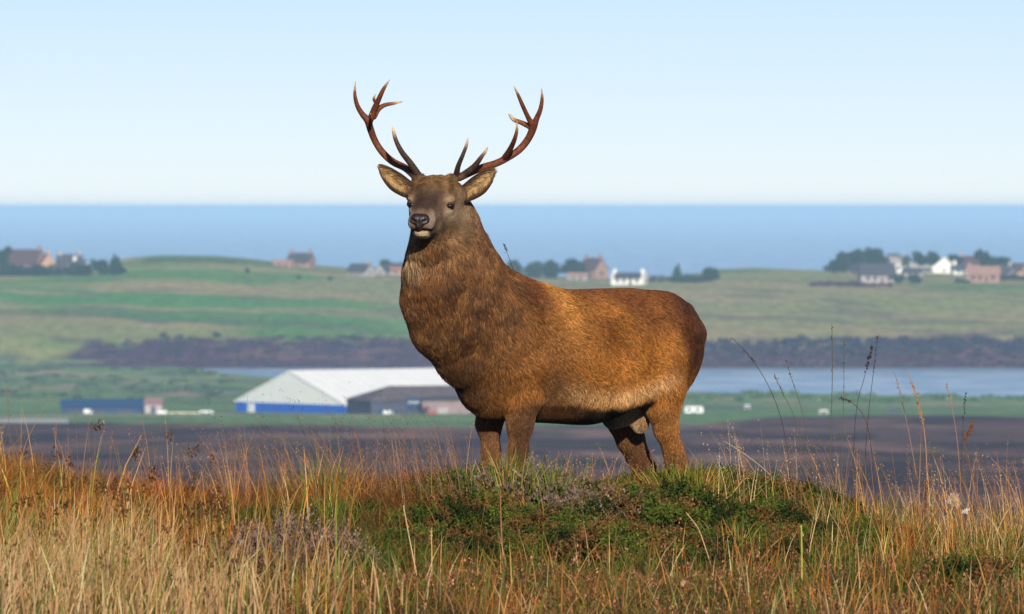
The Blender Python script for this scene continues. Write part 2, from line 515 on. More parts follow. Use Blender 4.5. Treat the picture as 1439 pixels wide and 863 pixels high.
house(538, 386, 18, 14, 6, 14, 65, harl_grey, slate, 'small pale gabled cottage in front of dark trees beside the stag neck', 2, (0, 0))
house(556, 386, 16, 10, 7, 11, 5, stone_tan, redroof, 'tiny tan outbuilding touching the stag neck outline', 2, (0, 0))
house(834, 391, 34, 24, 13, 28, -48, stone_pink, brownroof, 'steep pink house with brown roof just left of the white cottage', 2, (1, 1))
house(812, 393, 28, 12, 5, 9, -10, harl_grey, stone_pink, 'low pale annexe at the foot of the steep pink house', 2, (0, 0))
house(884, 400, 46, 24, 9, 16, -14, white_wall, slate, 'white cottage with dark slate roof and raised white gables above the stag back', 4, (1, 1), parapet=True)
house(1204, 388, 18, 14, 8, 16, -50, stone_tan, slate, 'small tan gable below the dark trees of the right village', 2, (0, 0))
house(1232, 398, 50, 28, 12, 27, 8, harl_grey, slate, 'long grey house with blue slate roof above the dark red hedge', 4, (0, 0))
house(1262, 380, 28, 24, 14, 24, 20, white_wall, harl_grey, 'tall white house with pale roof left of the big white gable', 2, (0, 0))
house(1300, 380, 50, 14, 10, 16, 3, white_wall, harl_grey, 'long low white wing joined beside the big white gable', 5, (0, 0))
house(1328, 380, 24, 36, 7, 22, 82, white_wall, white_wall, 'broad white gable house, brightest in the right village', 2, (0, 0))
house(1362, 380, 30, 22, 14, 25, -20, harl_grey, brownroof, 'pinkish grey house with brown roof right of the broad white gable', 3)
house(1382, 397, 46, 22, 12, 22, -6, stone_pink, stone_pink, 'pink stone house standing lower on the slope before dark trees', 4, (1, 0))
house(1430, 378, 26, 20, 8, 17, -35, stone_tan, brownroof, 'tan gabled house at the right edge of the village', 2, (0, 0))

house(1349, 386, 22, 16, 7, 14, 10, white_wall, slate, 'small white cottage tucked below and right of the broad white gable', 2, (1, 0))
house(1410, 390, 26, 18, 8, 17, -18, harl_grey, slate, 'grey cottage with slate roof left of the dark hedge at the right edge', 3, (0, 1))
house(1282, 388, 26, 14, 5, 11, 5, harl_grey, slate, 'low grey shed house in front of the long white wing', 2, (0, 0))
house(112, 383, 22, 16, 8, 17, -30, white_wall, slate, 'small whitewashed house right of the grey house with pale chimneys, far left', 2, (1, 0))
# ---- trees, bushes and hedges of the ridge: trunk and crown of separate leaf clumps
leaf_m = material('far_foliage', rough=0.9, spec=0.1, attr=True)
bark_m = material('far_bark', (0.06, 0.045, 0.035), rough=0.95)
def leaf_cloud(blobs, n, size, col, r):
    """Leaf clump quads spread through a set of (centre, radii) blobs."""
    bl = np.array([b[0] for b in blobs]); ra = np.array([b[1] for b in blobs])
    wt = ra.prod(1); wt /= wt.sum()
    ix = r.choice(len(blobs), n, p=wt)
    d = r.normal(size=(n, 3)); d /= np.linalg.norm(d, axis=1, keepdims=True)
    p = bl[ix] + d * ra[ix] * (r.random(n) ** 0.45)[:, None]
    a = r.normal(size=(n, 3)); a /= np.linalg.norm(a, axis=1, keepdims=True)
    b = np.cross(a, r.normal(size=(n, 3))); b /= np.linalg.norm(b, axis=1, keepdims=True)
    s = size * r.uniform(0.6, 1.4, n)[:, None]
    V = np.stack([p - a * s - b * s * 0.6, p + a * s - b * s * 0.6, p + a * s * 0.7 + b * s, p - a * s * 0.7 + b * s], 1).reshape(-1, 3)
    F = np.arange(n * 4).reshape(n, 4)
    c = np.tile(np.array(col), (n, 1)) * r.lognormal(0, 0.3, n)[:, None]
    c = c * (0.7 + 0.6 * vnoise(p, 1 / 1.8))[:, None]
    return V, F, np.repeat(c, 4, 0)
def tree(px, py, w, h, label, col=(0.020, 0.045, 0.022), shape='round', name='tree', cat='tree', group='dark trees on the ridge', g=None):
    g = ground_at(px, py) if g is None else g
    k = KPX * g[1]
    W, Hh = w * k, h * k
    r = np.random.default_rng(int(px * 7 + py))
    root = empty(name, g, label, cat, group)
    if name == 'tree': W *= 1.22; Hh *= 1.0
    blobs = []
    if shape == 'cone':
        for i in range(9):
            t = i / 8
            blobs.append(((r.normal(0, W * 0.06), r.normal(0, W * 0.06), Hh * (0.14 + 0.80 * t)), (W * 0.52 * (1 - 0.86 * t), W * 0.5 * (1 - 0.86 * t), Hh * 0.13)))
    else:
        for i in range(11):
            a = r.uniform(0, 2 * math.pi); q = r.uniform(0, 0.33)
            z = r.uniform(0.12, 0.82)
            blobs.append(((W * q * math.cos(a), W * q * math.sin(a), Hh * z), (W * r.uniform(0.16, 0.26), W * r.uniform(0.16, 0.26), Hh * r.uniform(0.14, 0.22))))
        blobs.append(((0, 0, Hh * 0.5), (W * 0.32, W * 0.32, Hh * 0.36)))
    V, F, c = leaf_cloud(blobs, 1100, 0.030 * (W + Hh) * 0.7 + 0.08, col, r)
    np_mesh('crown', V, F, leaf_m, root, c, smooth=False)
    m = MB()
    m.tube([(0, 0, -0.5), (0, 0, Hh * 0.4), (W * 0.03, 0, Hh * 0.8)], [0.05 * W, 0.035 * W, 0.012 * W])
    for a in (0.5, 2.4, 4.4):
        m.tube([(0, 0, Hh * 0.3), (W * 0.22 * math.cos(a), W * 0.22 * math.sin(a), Hh * 0.6)], [0.022 * W, 0.008 * W])
    m.build('trunk', bark_m, root)
    return root
DARK = (0.010, 0.034, 0.020); MID = (0.022, 0.050, 0.022); TEAL = (0.009, 0.040, 0.022)
tree(4, 383, 24, 40, 'dark round tree rising at the left edge behind the low pink outbuilding', DARK)
tree(112, 387, 28, 14, 'low dark tree closing the right end of the left hedge', TEAL)
tree(52, 387, 26, 15, 'low dark tree in the garden before the sunlit tan house', TEAL)
tree(141, 386, 24, 23, 'dark bushy conifer, the left of a pair beside the hedge end', TEAL)
tree(163, 386, 24, 28, 'dark pointed conifer, the right of a pair beside the hedge end', TEAL, 'cone')
tree(543, 380, 22, 18, 'dark tree behind the small pale cottage near the stag neck', MID)
tree(562, 379, 26, 16, 'broad dark tree half hidden behind the stag neck', MID)
tree(722, 392, 34, 28, 'soft grey green tree just right of the thin stem over the stag back', MID)
tree(748, 391, 30, 26, 'mid green bush second from the stag neck over its back', MID)
tree(774, 391, 34, 27, 'dark rounded tree between the bushes and the tall tree over the back', DARK)
tree(806, 391, 34, 31, 'tallest dark tree close left of the steep pink house', DARK)
tree(952, 392, 12, 22, 'narrow pointed tree in the hedge line right of the white cottage', MID, 'cone')
tree(998, 396, 28, 21, 'dark rounded bush ending the hedge line above the rump', TEAL)
for a in [(1186, 382, 34, 30, 'dark spreading tree at the left end of the right village trees', DARK), (1207, 381, 32, 37, 'tall dark tree second from the left of the right village', DARK),
          (1232, 380, 34, 36, 'tall dark tree above the blue slate roof', DARK), (1254, 377, 28, 30, 'small dark tree behind the tall white house', DARK), (1272, 376, 24, 30, 'dark narrow tree peeping over the tall white house', TEAL),
          (1294, 376, 28, 32, 'dark tree behind the long low white wing', DARK), (1314, 376, 26, 31, 'dark tree just left of the broad white gable', TEAL), (1342, 376, 24, 31, 'dark tree just right of the broad white gable', DARK),
          (1172, 384, 26, 20, 'low dark tree starting the tree belt left of the spreading one', DARK), (1219, 380, 26, 30, 'dark tree filling the gap between the two tallest of the right village', TEAL), (1418, 382, 26, 20, 'low dark tree before the tan house at the right edge', DARK),
          (1384, 378, 34, 35, 'dark tree behind the pink stone house on the slope', DARK), (1404, 380, 30, 28, 'dark lower tree left of the tan house at the edge', TEAL)]:
    tree(*a)
for a in [(348, 384, 8, 8, 'tiny dark bush on the slope of the green hillock'), (420, 392, 7, 5, 'small bush below the farmhouse on the skyline'), (464, 394, 9, 6, 'dark little bush right below the skyline field'),
          (304, 474, 14, 8, 'dark bush at the edge of the purple bank, middle left'), (229, 474, 14, 6, 'low faint bush at the field edge above the bank'), (496, 478, 14, 8, 'dark bush on the bank edge left of the stag chest'),
          (1262, 399, 24, 12, 'dark blue green bush right of the long grey house'), (1284, 399, 26, 13, 'dark bush below the long low white wing')]:
    tree(*a, col=MID, name='bush', cat='bush', group='bushes in the fields')

def hedge(pts, h, label, col, depth=3.0, name='hedge', dens=16):
    """Clipped or wild hedge that follows ground points (photo pixels)."""
    gs = [ground_at(a, b) for a, b in pts]
    o = gs[len(gs) // 2]
    r = np.random.default_rng(int(pts[0][0] + 5000))
    blobs = []
    k = KPX * o[1]
    for p, q in zip(gs[:-1], gs[1:]):
        n = max(2, int(np.linalg.norm(q - p) / 2.2))
        for i in range(n):
            c = p + (q - p) * (i + 0.5) / n - o
            hh = h * k * r.uniform(0.75, 1.2)
            blobs.append(((c[0], c[1] + r.normal(0, depth * 0.2), c[2] + hh * 0.45), (1.6, depth * 0.5, hh * 0.55)))
    V, F, c = leaf_cloud(blobs, dens * len(blobs) * 4, 0.32, col, r)
    ob = np_mesh(name, V + o, F, leaf_m, None, c, smooth=False, origin=o)
    tag(ob, label, 'hedge')
hedge([(-30, 387), (20, 388), (60, 388), (100, 387), (126, 387)], 15, 'long dark hedge in front of the far left houses', (0.006, 0.030, 0.018), dens=34)
hedge([(912, 397), (945, 396), (985, 397)], 10, 'ragged mid green hedge running right from the white cottage', MID)
hedge([(1138, 402), (1180, 402), (1222, 403), (1256, 403)], 7, 'low dark red hedge along the foot of the long grey house', (0.075, 0.022, 0.045), 2.0)
hedge([(1340, 398), (1362, 398)], 6, 'short dark hedge below the broad white gable', DARK)
hedge([(1398, 394), (1439, 394), (1490, 395)], 9, 'dark blue green hedge running off the right edge', DARK)

# ---- farm sheds by the bay
blue_m = material('blue_cladding', (0.003, 0.095, 0.52), rough=0.5, noise=(0.8, 0.12))
whiteroof_m = material('white_roof_sheet', (0.90, 0.90, 0.89), rough=0.55, noise=(0.3, 0.05))
gable_m = material('pale_grey_cladding', (0.72, 0.74, 0.74), rough=0.7, noise=(0.5, 0.05))
darkshed_m = material('dark_blue_cladding', (0.008, 0.035, 0.12), rough=0.6, noise=(0.5, 0.2))
slateshed_m = material('slate_grey_cladding', (0.045, 0.052, 0.095), rough=0.6, noise=(0.5, 0.2))
pinkshed_m = material('pinkish_block_wall', (0.27, 0.19, 0.20), rough=0.85, noise=(0.6, 0.15))
brownsheet_m = material('rusty_brown_sheet', (0.135, 0.105, 0.115), rough=0.75, noise=(0.4, 0.3))
white_m = material('white_panel', (0.74, 0.76, 0.76), rough=0.5)
track_m = material('pale_track', (0.50, 0.50, 0.48), rough=0.9, noise=(0.3, 0.1))
tyre_m = material('tyre_rubber', (0.02, 0.02, 0.02), rough=0.9)
red_m = material('red_paint', (0.35, 0.03, 0.03), rough=0.4)

def on_land(x, y):
    return ZC + float(land_z(np.array([x]), np.array([y]))[0])

def big_barn():
    A = P(328, 582, 1450); B = P(487, 582, 1450)
    k = KPX * 1450
    wproj = (487 - 328) * k
    phi = R(40)
    W = wproj / math.sin(phi)
    Lb = 62.0
    base = np.array(((A[0] + B[0]) / 2, 1450 + W * math.cos(phi) / 2 * 0.0, on_land(A[0], 1450)))
    base[2] = P(407, 581, 1450)[2]
    root = empty('barn', base, 'great white roofed barn with pale gable and bright blue wall beside the stag chest', 'barn')
    root.rotation_euler = (0, 0, phi)            # local +x runs along the ridge, away to the right
    he, hr = 14 * k, 58 * k
    m = MB(); m.prism([(-W / 2, -2.5), (W / 2, -2.5), (W / 2, he), (-W / 2, he)], 0.25, Lb); m.build('wall', blue_m, root)
    m = MB(); m.prism([(-W / 2, -2.5), (W / 2, -2.5), (W / 2, he - 0.003), (-W / 2, he - 0.003)], 0.0, 0.25); m.build('end_wall', blue_m, root)
    m = MB(); m.prism([(-W / 2, he), (W / 2, he), (0, hr)], 0.0, 0.3); m.build('gable', gable_m, root)
    m = MB()
    sl = (hr - he) / (W / 2)
    for sg in (-1, 1):
        pr = [(0, hr + 0.02), (sg * (W / 2 + 0.4), he - 0.4 * sl + 0.02), (sg * (W / 2 + 0.4), he - 0.4 * sl + 0.3), (0, hr + 0.3)]
        if sg > 0: pr = pr[::-1]
        m.prism(pr, -0.25, Lb + 0.2)
    rf = m.build('roof', whiteroof_m, root)
    m = MB()
    for i in range(22):                         # ribs of the sheeting
        x = 1.5 + i * 2.7
        for sg in (-1, 1):
            pr = [(0, hr + 0.305), (sg * (W / 2 + 0.4), he - 0.4 * sl + 0.305), (sg * (W / 2 + 0.4), he - 0.4 * sl + 0.36), (0, hr + 0.36)]
            if sg > 0: pr = pr[::-1]
            m.prism(pr, x, x + 0.12)
    m.build('sheeting_seams', whiteroof_m, rf)
    y = W / 2 - 0.075 * W * 1.9
    m = MB(); m.box(-0.06, 0.0, y - 1.1, y + 1.1, -1.2, he - 0.25); m.build('door', white_m, root)
big_barn()

def slate_shed():
    k = KPX * 1405
    base = P(570, 586, 1405)
    root = empty('barn', base, 'dark slate shed with rusty brown roof standing before the white roofed barn', 'barn')
    root.rotation_euler = (0, 0, R(16))
    W2 = 9.0
    x0, x1 = -68 * k, 22 * k
    he, hr = 24 * k, 44 * k
    m = MB(); m.prism([(-W2, -2.0), (W2, -2.0), (W2, he), (-W2, he)], x0, x1 + 8); m.build('wall', slateshed_m, root)
    m = MB()                                     # hipped left end
    m.add([(x0 - 0.4, -W2 - 0.4, he), (x1 + 8.4, -W2 - 0.4, he), (x1 + 8.4, W2 + 0.4, he), (x0 - 0.4, W2 + 0.4, he), (x0 + 44 * k, 0, hr), (x1 + 8.4, 0, hr)],
          [(0, 1, 5, 4), (3, 0, 4), (2, 3, 4, 5), (1, 2, 5), (0, 3, 2, 1)])
    m.build('roof', brownsheet_m, root)
    m = MB(); m.box(-18 * k, 20 * k, -W2 - 0.12, -W2 + 0.02, 12 * k, 29 * k); sg = m.build('panel', darkshed_m, root)
    m = MB()
    for i in range(9):
        m.box(-15 * k + i * 3.4 * k, -13.0 * k + i * 3.4 * k, -W2 - 0.18, -W2 - 0.122, 21 * k, 24.5 * k)
    m.build('panel_lettering', gable_m, sg)
    m = MB(); m.box(-58 * k, -42 * k, -W2 - 0.1, -W2 + 0.02, 0, 12 * k); m.build('door', darkshed_m, root)
    # pinkish lean-to on its right
    b2 = P(622, 586, 1398)
    r2 = empty('shed', b2, 'pinkish block shed between the dark slate shed and the stag foreleg', 'shed')
    m = MB(); m.prism([(-6, -2.0), (6, -2.0), (6, 27 * k), (-6, 24 * k)], -28 * k, 40 * k); m.build('wall', pinkshed_m, r2)
    m = MB(); m.prism([(-6.4, 24 * k + 0.02), (6.4, 27 * k + 0.02), (6.4, 27 * k + 0.3), (-6.4, 24 * k + 0.3)], -28 * k - 0.3, 40 * k + 0.3); m.build('roof', slate, r2)
    m = MB(); m.box(-6 * k, 8 * k, -6.08, -5.98, -0.5, 14 * k); m.build('door', harl_grey, r2)
slate_shed()

def long_shed():
    k = KPX * 1440
    b = P(147, 584, 1440)
    root = empty('shed', b, 'long low dark blue shed at the left of the green levels', 'shed')
    m = MB(); m.prism([(-4, -2), (4, -2), (4, 13 * k), (-4, 13 * k)], -59 * k, 58 * k); m.build('wall', darkshed_m, root)
    m = MB()
    m.prism([(-4.3, 13 * k), (4.3, 13 * k), (0, 23 * k)], -59 * k - 0.3, 58 * k + 0.3)
    m.build('roof', material('blue_grey_sheet', (0.015, 0.07, 0.18), rough=0.6), root)
    m = MB()
    for x in (-40, -8, 30):
        m.box(x * k - 1.4, x * k + 1.4, -4.06, -3.98, -0.8, 9 * k)
    m.build('doors', slateshed_m, root)
    b = P(216, 583, 1430)
    root = empty('cabin', b, 'small white cabin with faded red roof at the end of the long blue shed', 'cabin')
    m = MB(); m.prism([(-1.6, -1.5), (1.6, -1.5), (1.6, 15 * k), (-1.6, 15 * k)], -12 * k, 12 * k); m.build('wall', harl_grey, root)
    m = MB(); m.prism([(-1.9, 15 * k), (1.9, 15 * k), (0, 24 * k)], -13 * k, 13 * k); m.build('roof', material('faded_red_sheet', (0.26, 0.15, 0.15), rough=0.8), root)
    m = MB(); m.box(-3 * k, 3 * k, -1.66, -1.58, 0, 12 * k); m.build('door', slateshed_m, root)
long_shed()

def wheel_set(root, xs, y, r):
    for x in xs:
        for s in (-1, 1):
            m = MB()
            pr = [(x + r * math.cos(t), r + r * math.sin(t)) for t in np.linspace(0, 2 * math.pi, 12, endpoint=False)]
            v = [(a, s * y - 0.12, b) for a, b in pr] + [(a, s * y + 0.12, b) for a, b in pr]
            n = 12
            m.add(v, [tuple(range(n)), tuple(range(n, 2 * n))[::-1]] + [(i, n + i, n + (i + 1) % n, (i + 1) % n) for i in range(n)])
            m.build('wheel', tyre_m, root)
def van(px, py, d, Lp, hp, label, mat=white_m, rot=0, cat='van', name='van'):
    k = KPX * d
    b = P(px, py, d)
    root = empty(name, b, label, cat); root.rotation_euler = (0, 0, R(rot))
    L, h = Lp * k, hp * k
    m = MB()
    pr = [(-L / 2, 0.28), (L / 2, 0.28), (L / 2, h * 0.55), (L / 2 - L * 0.10, h * 0.62), (L / 2 - L * 0.24, h), (-L / 2, h)]
    n = len(pr); w = 0.85
    m.add([(x, -w, z) for x, z in pr] + [(x, w, z) for x, z in pr], [tuple(range(n)), tuple(range(n, 2 * n))[::-1]] + [(i, n + i, n + (i + 1) % n, (i + 1) % n) for i in range(n)])
    m.build('body', mat, root)
    m = MB(); m.box(L * 0.12, L * 0.30, -w - 0.02, -w + 0.01, h * 0.6, h * 0.88); m.build('window', glass, root)
    wheel_set(root, (-L * 0.3, L * 0.3), w - 0.05, min(0.34, h * 0.2))
def caravan(px, py, d, Lp, hp, label, name='caravan', cat='caravan', mat=white_m, rot=0):
    k = KPX * d
    b = P(px, py, d)
    root = empty(name, b, label, cat); root.rotation_euler = (0, 0, R(rot))
    L, h = Lp * k, hp * k
    m = MB()
    pr = [(-L / 2, 0.4), (L / 2, 0.4), (L / 2, h * 0.8), (L / 2 - 0.25, h), (-L / 2 + 0.25, h), (-L / 2, h * 0.8)]
    n = len(pr); w = 1.1
    m.add([(x, -w, z) for x, z in pr] + [(x, w, z) for x, z in pr], [tuple(range(n)), tuple(range(n, 2 * n))[::-1]] + [(i, n + i, n + (i + 1) % n, (i + 1) % n) for i in range(n)])
    m.build('body', mat, root)
    for x in (-0.25, 0.2):
        m = MB(); m.box(L * x - 0.4, L * x + 0.4, -w - 0.03, -w + 0.01, h * 0.5, h * 0.78); m.build('window', glass, root)
    wheel_set(root, (0.0,), w - 0.1, 0.3)
van(124, 584, 1425, 12, 9, 'small white van parked before the long blue shed')
van(546, 587, 1385, 15, 10, 'white van parked at the foot of the dark slate shed')
van(1258, 584, 1420, 16, 8, 'blue grey van on the green levels at the far right', slateshed_m)
van(227, 586, 1415, 16, 9, 'pale van parked beside the small white cabin', white_m, 180)
caravan(975, 583, 1430, 26, 12, 'white caravan just right of the stag hind legs')
caravan(1050, 577, 1480, 9, 8, 'tiny white caravan alone on the green levels by the bay')
caravan(1157, 584, 1420, 13, 8, 'small white caravan at the edge of the dark moor')
caravan(290, 587, 1415, 20, 10, 'white trailer standing left of the blue walled barn', 'trailer', 'trailer')
caravan(258, 586, 1420, 42, 7, 'long low cream trailer between the cabin and the white trailer', 'trailer', 'trailer', material('cream_sheet', (0.55, 0.55, 0.38), rough=0.7))
def tractor(px, py, d):
    k = KPX * d
    root = empty('tractor', P(px, py, d), 'red tractor parked before the pinkish block shed', 'tractor')
    m = MB(); m.box(-1.2, 1.5, -0.4, 0.4, 0.6, 1.25); m.build('body', red_m, root)
    m = MB(); m.prism([(-0.6, 1.25), (0.6, 1.25), (0.5, 2.1), (-0.5, 2.1)], -1.1, 0.0); c = m.build('cab', glass, root)
    m = MB(); m.box(-1.2, 0.1, -0.62, 0.62, 2.1, 2.2); m.build('cab_roof', red_m, c)
    wheel_set(root, (-0.8,), 0.62, 0.62); wheel_set(root, (1.1,), 0.55, 0.36)
tractor(602, 588, 1380)
# pale concrete track on the left, laid a little above the ground
v = []
for px in np.linspace(-260, 96, 30):
    for py in (597.0, 590.5):
        g = ground_at(px, py)
        v.append((g[0], g[1], g[2] + 0.25))
f = [(2 * i, 2 * i + 2, 2 * i + 3, 2 * i + 1) for i in range(29)]
tag(np_mesh('track', np.array(v), np.array(f), track_m), None, None, None, 'structure')

# low scrub along the top of the far bank and on the near dunes: nobody could count it
def shore_scrub():
    r = np.random.default_rng(91)
    V, F, C, o = [], [], [], 0
    def patch(n, pxr, dr, hr, wr, col):
        nonlocal o
        blobs = []
        px = r.uniform(*pxr, n); d = r.uniform(*dr, n)
        x = (px - 719.5) * KPX * d
        z = land_z(x, d) + ZC
        for i in range(n):
            if z[i] < 0.4: continue
            h = r.uniform(*hr); w = r.uniform(*wr)
            blobs.append(((x[i], d[i], z[i] + h * 0.35), (w, w * 1.5, h * 0.65)))
        v, f, c = leaf_cloud(blobs, len(blobs) * 26, 0.42, col, r)
        V.append(v); F.append(f + o); C.append(c); o += len(v)
    patch(300, (900, 1620), (2132, 2158), (0.5, 2.2), (0.8, 2.6), (0.030, 0.030, 0.055))  # far bank leaf colours also carry painted haze blue
    patch(260, (900, 1620), (2112, 2140), (0.4, 1.2), (0.8, 2.4), (0.065, 0.036, 0.065))
    patch(230, (130, 680), (2095, 2160), (0.3, 0.9), (0.8, 2.4), (0.065, 0.034, 0.070))
    patch(34, (200, 680), (2150, 2166), (0.3, 1.0), (0.8, 2.2), (0.045, 0.045, 0.055))
    patch(130, (900, 1620), (1700, 1840), (0.2, 0.7), (1.0, 3.4), (0.07, 0.13, 0.06))
    patch(150, (-160, 330), (1650, 2040), (0.2, 0.7), (1.0, 3.6), (0.06, 0.10, 0.06))
    tag(np_mesh('shore_scrub', np.concatenate(V), np.concatenate(F), leaf_m, None, np.concatenate(C), smooth=False), 'dark scrub and heather along the far bank of the bay', None, None, 'stuff')
shore_scrub()
# ------------------------------------------------------------------ the stag
DY0 = 30.0                                   # depth of the shoulder line
TH = R(40)
FV = np.array((-math.cos(TH), -math.sin(TH), 0.0))      # forward
LV = np.array((math.sin(TH), -math.cos(TH), 0.0))       # the stag's left, towards the camera
O = P(708, 430, DY0)                         # origin of the stag's own frame (s forward, l left, z up)
def to_local(p):
    q = np.asarray(p, float) - O
    return np.stack([q @ FV, q @ LV, q[..., 2]], -1)
def to_world(q):
    q = np.asarray(q, float)
    return O + q[..., :1] * FV + q[..., 1:2] * LV + q[..., 2:3] * np.array((0, 0, 1.0))
def D(px, py, lat):
    """The stag-frame point seen at (px, py) that lies lat metres left of its middle plane."""
    s = 0.0
    for _ in range(8):
        Y = DY0 + s * FV[1] + lat * LV[1]
        w = P(px, py, Y)
        q = to_local(w)
        s = s + ((w - O) @ FV - s) * 1.0 if False else (w[0] - O[0] - lat * LV[0]) / FV[0]
    Y = DY0 + s * FV[1] + lat * LV[1]
    return to_local(P(px, py, Y))

class SDF:
    def __init__(self, lo, hi, h):
        self.lo, self.h = np.array(lo, float), h
        self.n = np.ceil((np.array(hi, float) - self.lo) / h).astype(int) + 1
        self.f = np.full(tuple(self.n), 1.0, np.float32)
    def _win(self, lo, hi):
        a = np.clip(np.floor((lo - self.lo) / self.h).astype(int), 0, self.n - 1)
        b = np.clip(np.ceil((hi - self.lo) / self.h).astype(int) + 1, 1, self.n)
        sl = tuple(slice(int(x), int(y)) for x, y in zip(a, b))
        g = np.meshgrid(*[self.lo[i] + self.h * np.arange(a[i], b[i]) for i in range(3)], indexing='ij', sparse=True)
        return sl, g
    def _put(self, sl, b, k, sub=False):
        a = self.f[sl]
        if sub:                              # smooth subtraction
            h = np.clip(0.5 - 0.5 * (a + b) / k, 0, 1)
            self.f[sl] = a * (1 - h) - b * h + k * h * (1 - h)
        else:
            h = np.clip(0.5 + 0.5 * (b - a) / k, 0, 1)
            self.f[sl] = b * (1 - h) + a * h - k * h * (1 - h)
    def cone(self, a, b, ra, rb, k=0.03, sub=False, flat=None, fl=1.0):
        """Rounded cone from a to b; flat is a direction in which it is thinned by the factor fl."""
        a, b = np.asarray(a, float), np.asarray(b, float)
        m = max(ra, rb) + 2 * k + 2 * self.h
        sl, g = self._win(np.minimum(a, b) - m, np.maximum(a, b) + m)
        d = b - a
        L2 = float(d @ d) + 1e-12
        q = [g[i] - a[i] for i in range(3)]
        t = np.clip((q[0] * d[0] + q[1] * d[1] + q[2] * d[2]) / L2, 0, 1)
        e = [q[i] - t * d[i] for i in range(3)]
        dd = e[0] ** 2 + e[1] ** 2 + e[2] ** 2
        if flat is not None:
            w = np.asarray(flat, float); w = w / np.linalg.norm(w)
            c = e[0] * w[0] + e[1] * w[1] + e[2] * w[2]
            dd = dd + c * c * (1 / fl ** 2 - 1)
        self._put(sl, np.sqrt(dd) - (ra + (rb - ra) * t), k, sub)
    def chain(self, pts, k=0.03, **kw):
        for (p, r), (p2, r2) in zip(pts[:-1], pts[1:]):
            self.cone(p, p2, r, r2, k, **kw)
    def ell(self, c, axes, rad, k=0.03, sub=False):
        """Ellipsoid with centre c, axes (rows) and radii rad."""
        c = np.asarray(c, float); A = np.asarray(axes, float)
        m = max(rad) + 2 * k + 2 * self.h
        sl, g = self._win(c - m, c + m)
        q = [g[i] - c[i] for i in range(3)]
        s1 = 0; s2 = 0
        for i in range(3):
            e = (q[0] * A[i][0] + q[1] * A[i][1] + q[2] * A[i][2]) / rad[i]
            s1 = s1 + e * e
            s2 = s2 + (e / rad[i]) ** 2
        k0 = np.sqrt(s1)
        self._put(sl, k0 * (k0 - 1) / np.maximum(np.sqrt(s2), 1e-6), k, sub)
    def grad(self, p):
        q = (p - self.lo) / self.h
        out = np.zeros_like(p)
        for i in range(3):
            e = np.zeros(3); e[i] = 1.0
            out[:, i] = self.sample(q + e, True) - self.sample(q - e, True)
        return out / (np.linalg.norm(out, axis=1, keepdims=True) + 1e-9)
    def sample(self, q, idx=False):
        if not idx:
            q = (q - self.lo) / self.h
        q = np.clip(q, 0, self.n - 1.001)
        i = np.floor(q).astype(int); f = q - i
        r = 0
        for a in (0, 1):
            for b in (0, 1):
                for c in (0, 1):
                    w = (f[:, 0] if a else 1 - f[:, 0]) * (f[:, 1] if b else 1 - f[:, 1]) * (f[:, 2] if c else 1 - f[:, 2])
                    r = r + w * self.f[i[:, 0] + a, i[:, 1] + b, i[:, 2] + c]
        return r
    def mesh(self):
        """Surface nets: vertices and quads of the zero level."""
        f = self.f
        S = f < 0
        c = S[:-1, :-1, :-1].astype(np.int8)
        tot = np.zeros_like(c)
        for a in (0, 1):
            for b in (0, 1):
                for d in (0, 1):
                    tot += S[a:S.shape[0] - 1 + a, b:S.shape[1] - 1 + b, d:S.shape[2] - 1 + d]
        act = np.argwhere((tot > 0) & (tot < 8))
        ids = np.full(c.shape, -1, np.int32)
        ids[act[:, 0], act[:, 1], act[:, 2]] = np.arange(len(act))
        cor = [(a, b, d) for a in (0, 1) for b in (0, 1) for d in (0, 1)]
        val = np.stack([f[act[:, 0] + a, act[:, 1] + b, act[:, 2] + d] for a, b, d in cor], 1)
        acc = np.zeros((len(act), 3)); cnt = np.zeros(len(act))
        for i in range(8):
            for j in range(i + 1, 8):
                if sum(abs(cor[i][k] - cor[j][k]) for k in range(3)) != 1: continue
                m = (val[:, i] < 0) != (val[:, j] < 0)
                t = val[m, i] / (val[m, i] - val[m, j])
                acc[m] += np.array(cor[i]) + t[:, None] * (np.array(cor[j]) - np.array(cor[i]))
                cnt[m] += 1
        V = self.lo + self.h * (act + acc / cnt[:, None])
        Q = []
        for ax in range(3):
            s0 = [slice(None)] * 3; s1 = [slice(None)] * 3
            s0[ax] = slice(0, -1); s1[ax] = slice(1, None)
            A, B = S[tuple(s0)], S[tuple(s1)]
            e = np.argwhere(A != B)
            o1, o2 = (ax + 1) % 3, (ax + 2) % 3
            ok = (e[:, o1] > 0) & (e[:, o2] > 0) & (e[:, o1] < f.shape[o1] - 1) & (e[:, o2] < f.shape[o2] - 1)
            e = e[ok]
            ins = A[e[:, 0], e[:, 1], e[:, 2]]
            u = np.zeros(3, int); u[o1] = 1
            w = np.zeros(3, int); w[o2] = 1
            q = np.stack([ids[tuple((e - x).T)] for x in (u + w, w, 0 * u, u)], 1)
            q[~ins] = q[~ins][:, ::-1]
            Q.append(q)
        return V, np.concatenate(Q)

# ---- head frame (stag coordinates): origin between the eyes
def wdir(v):
    v = np.asarray(v, float); v = v / np.linalg.norm(v)
    return np.array((v @ FV, v @ LV, v[2]))
YH = 29.60
HO = to_local(P(607, 287, YH))
HF = wdir((-0.165, -0.96, -0.10))
_up = wdir((0.03, 0, 1.0))
HR = np.cross(HF, _up); HR /= np.linalg.norm(HR)       # picture right
HU = np.cross(HR, HF)
HA = np.stack([HF, HR, HU])
def H(f, r, u):
    return HO + f * HF + r * HR + u * HU
def to_head(q):
    return (np.asarray(q) - HO) @ HA.T

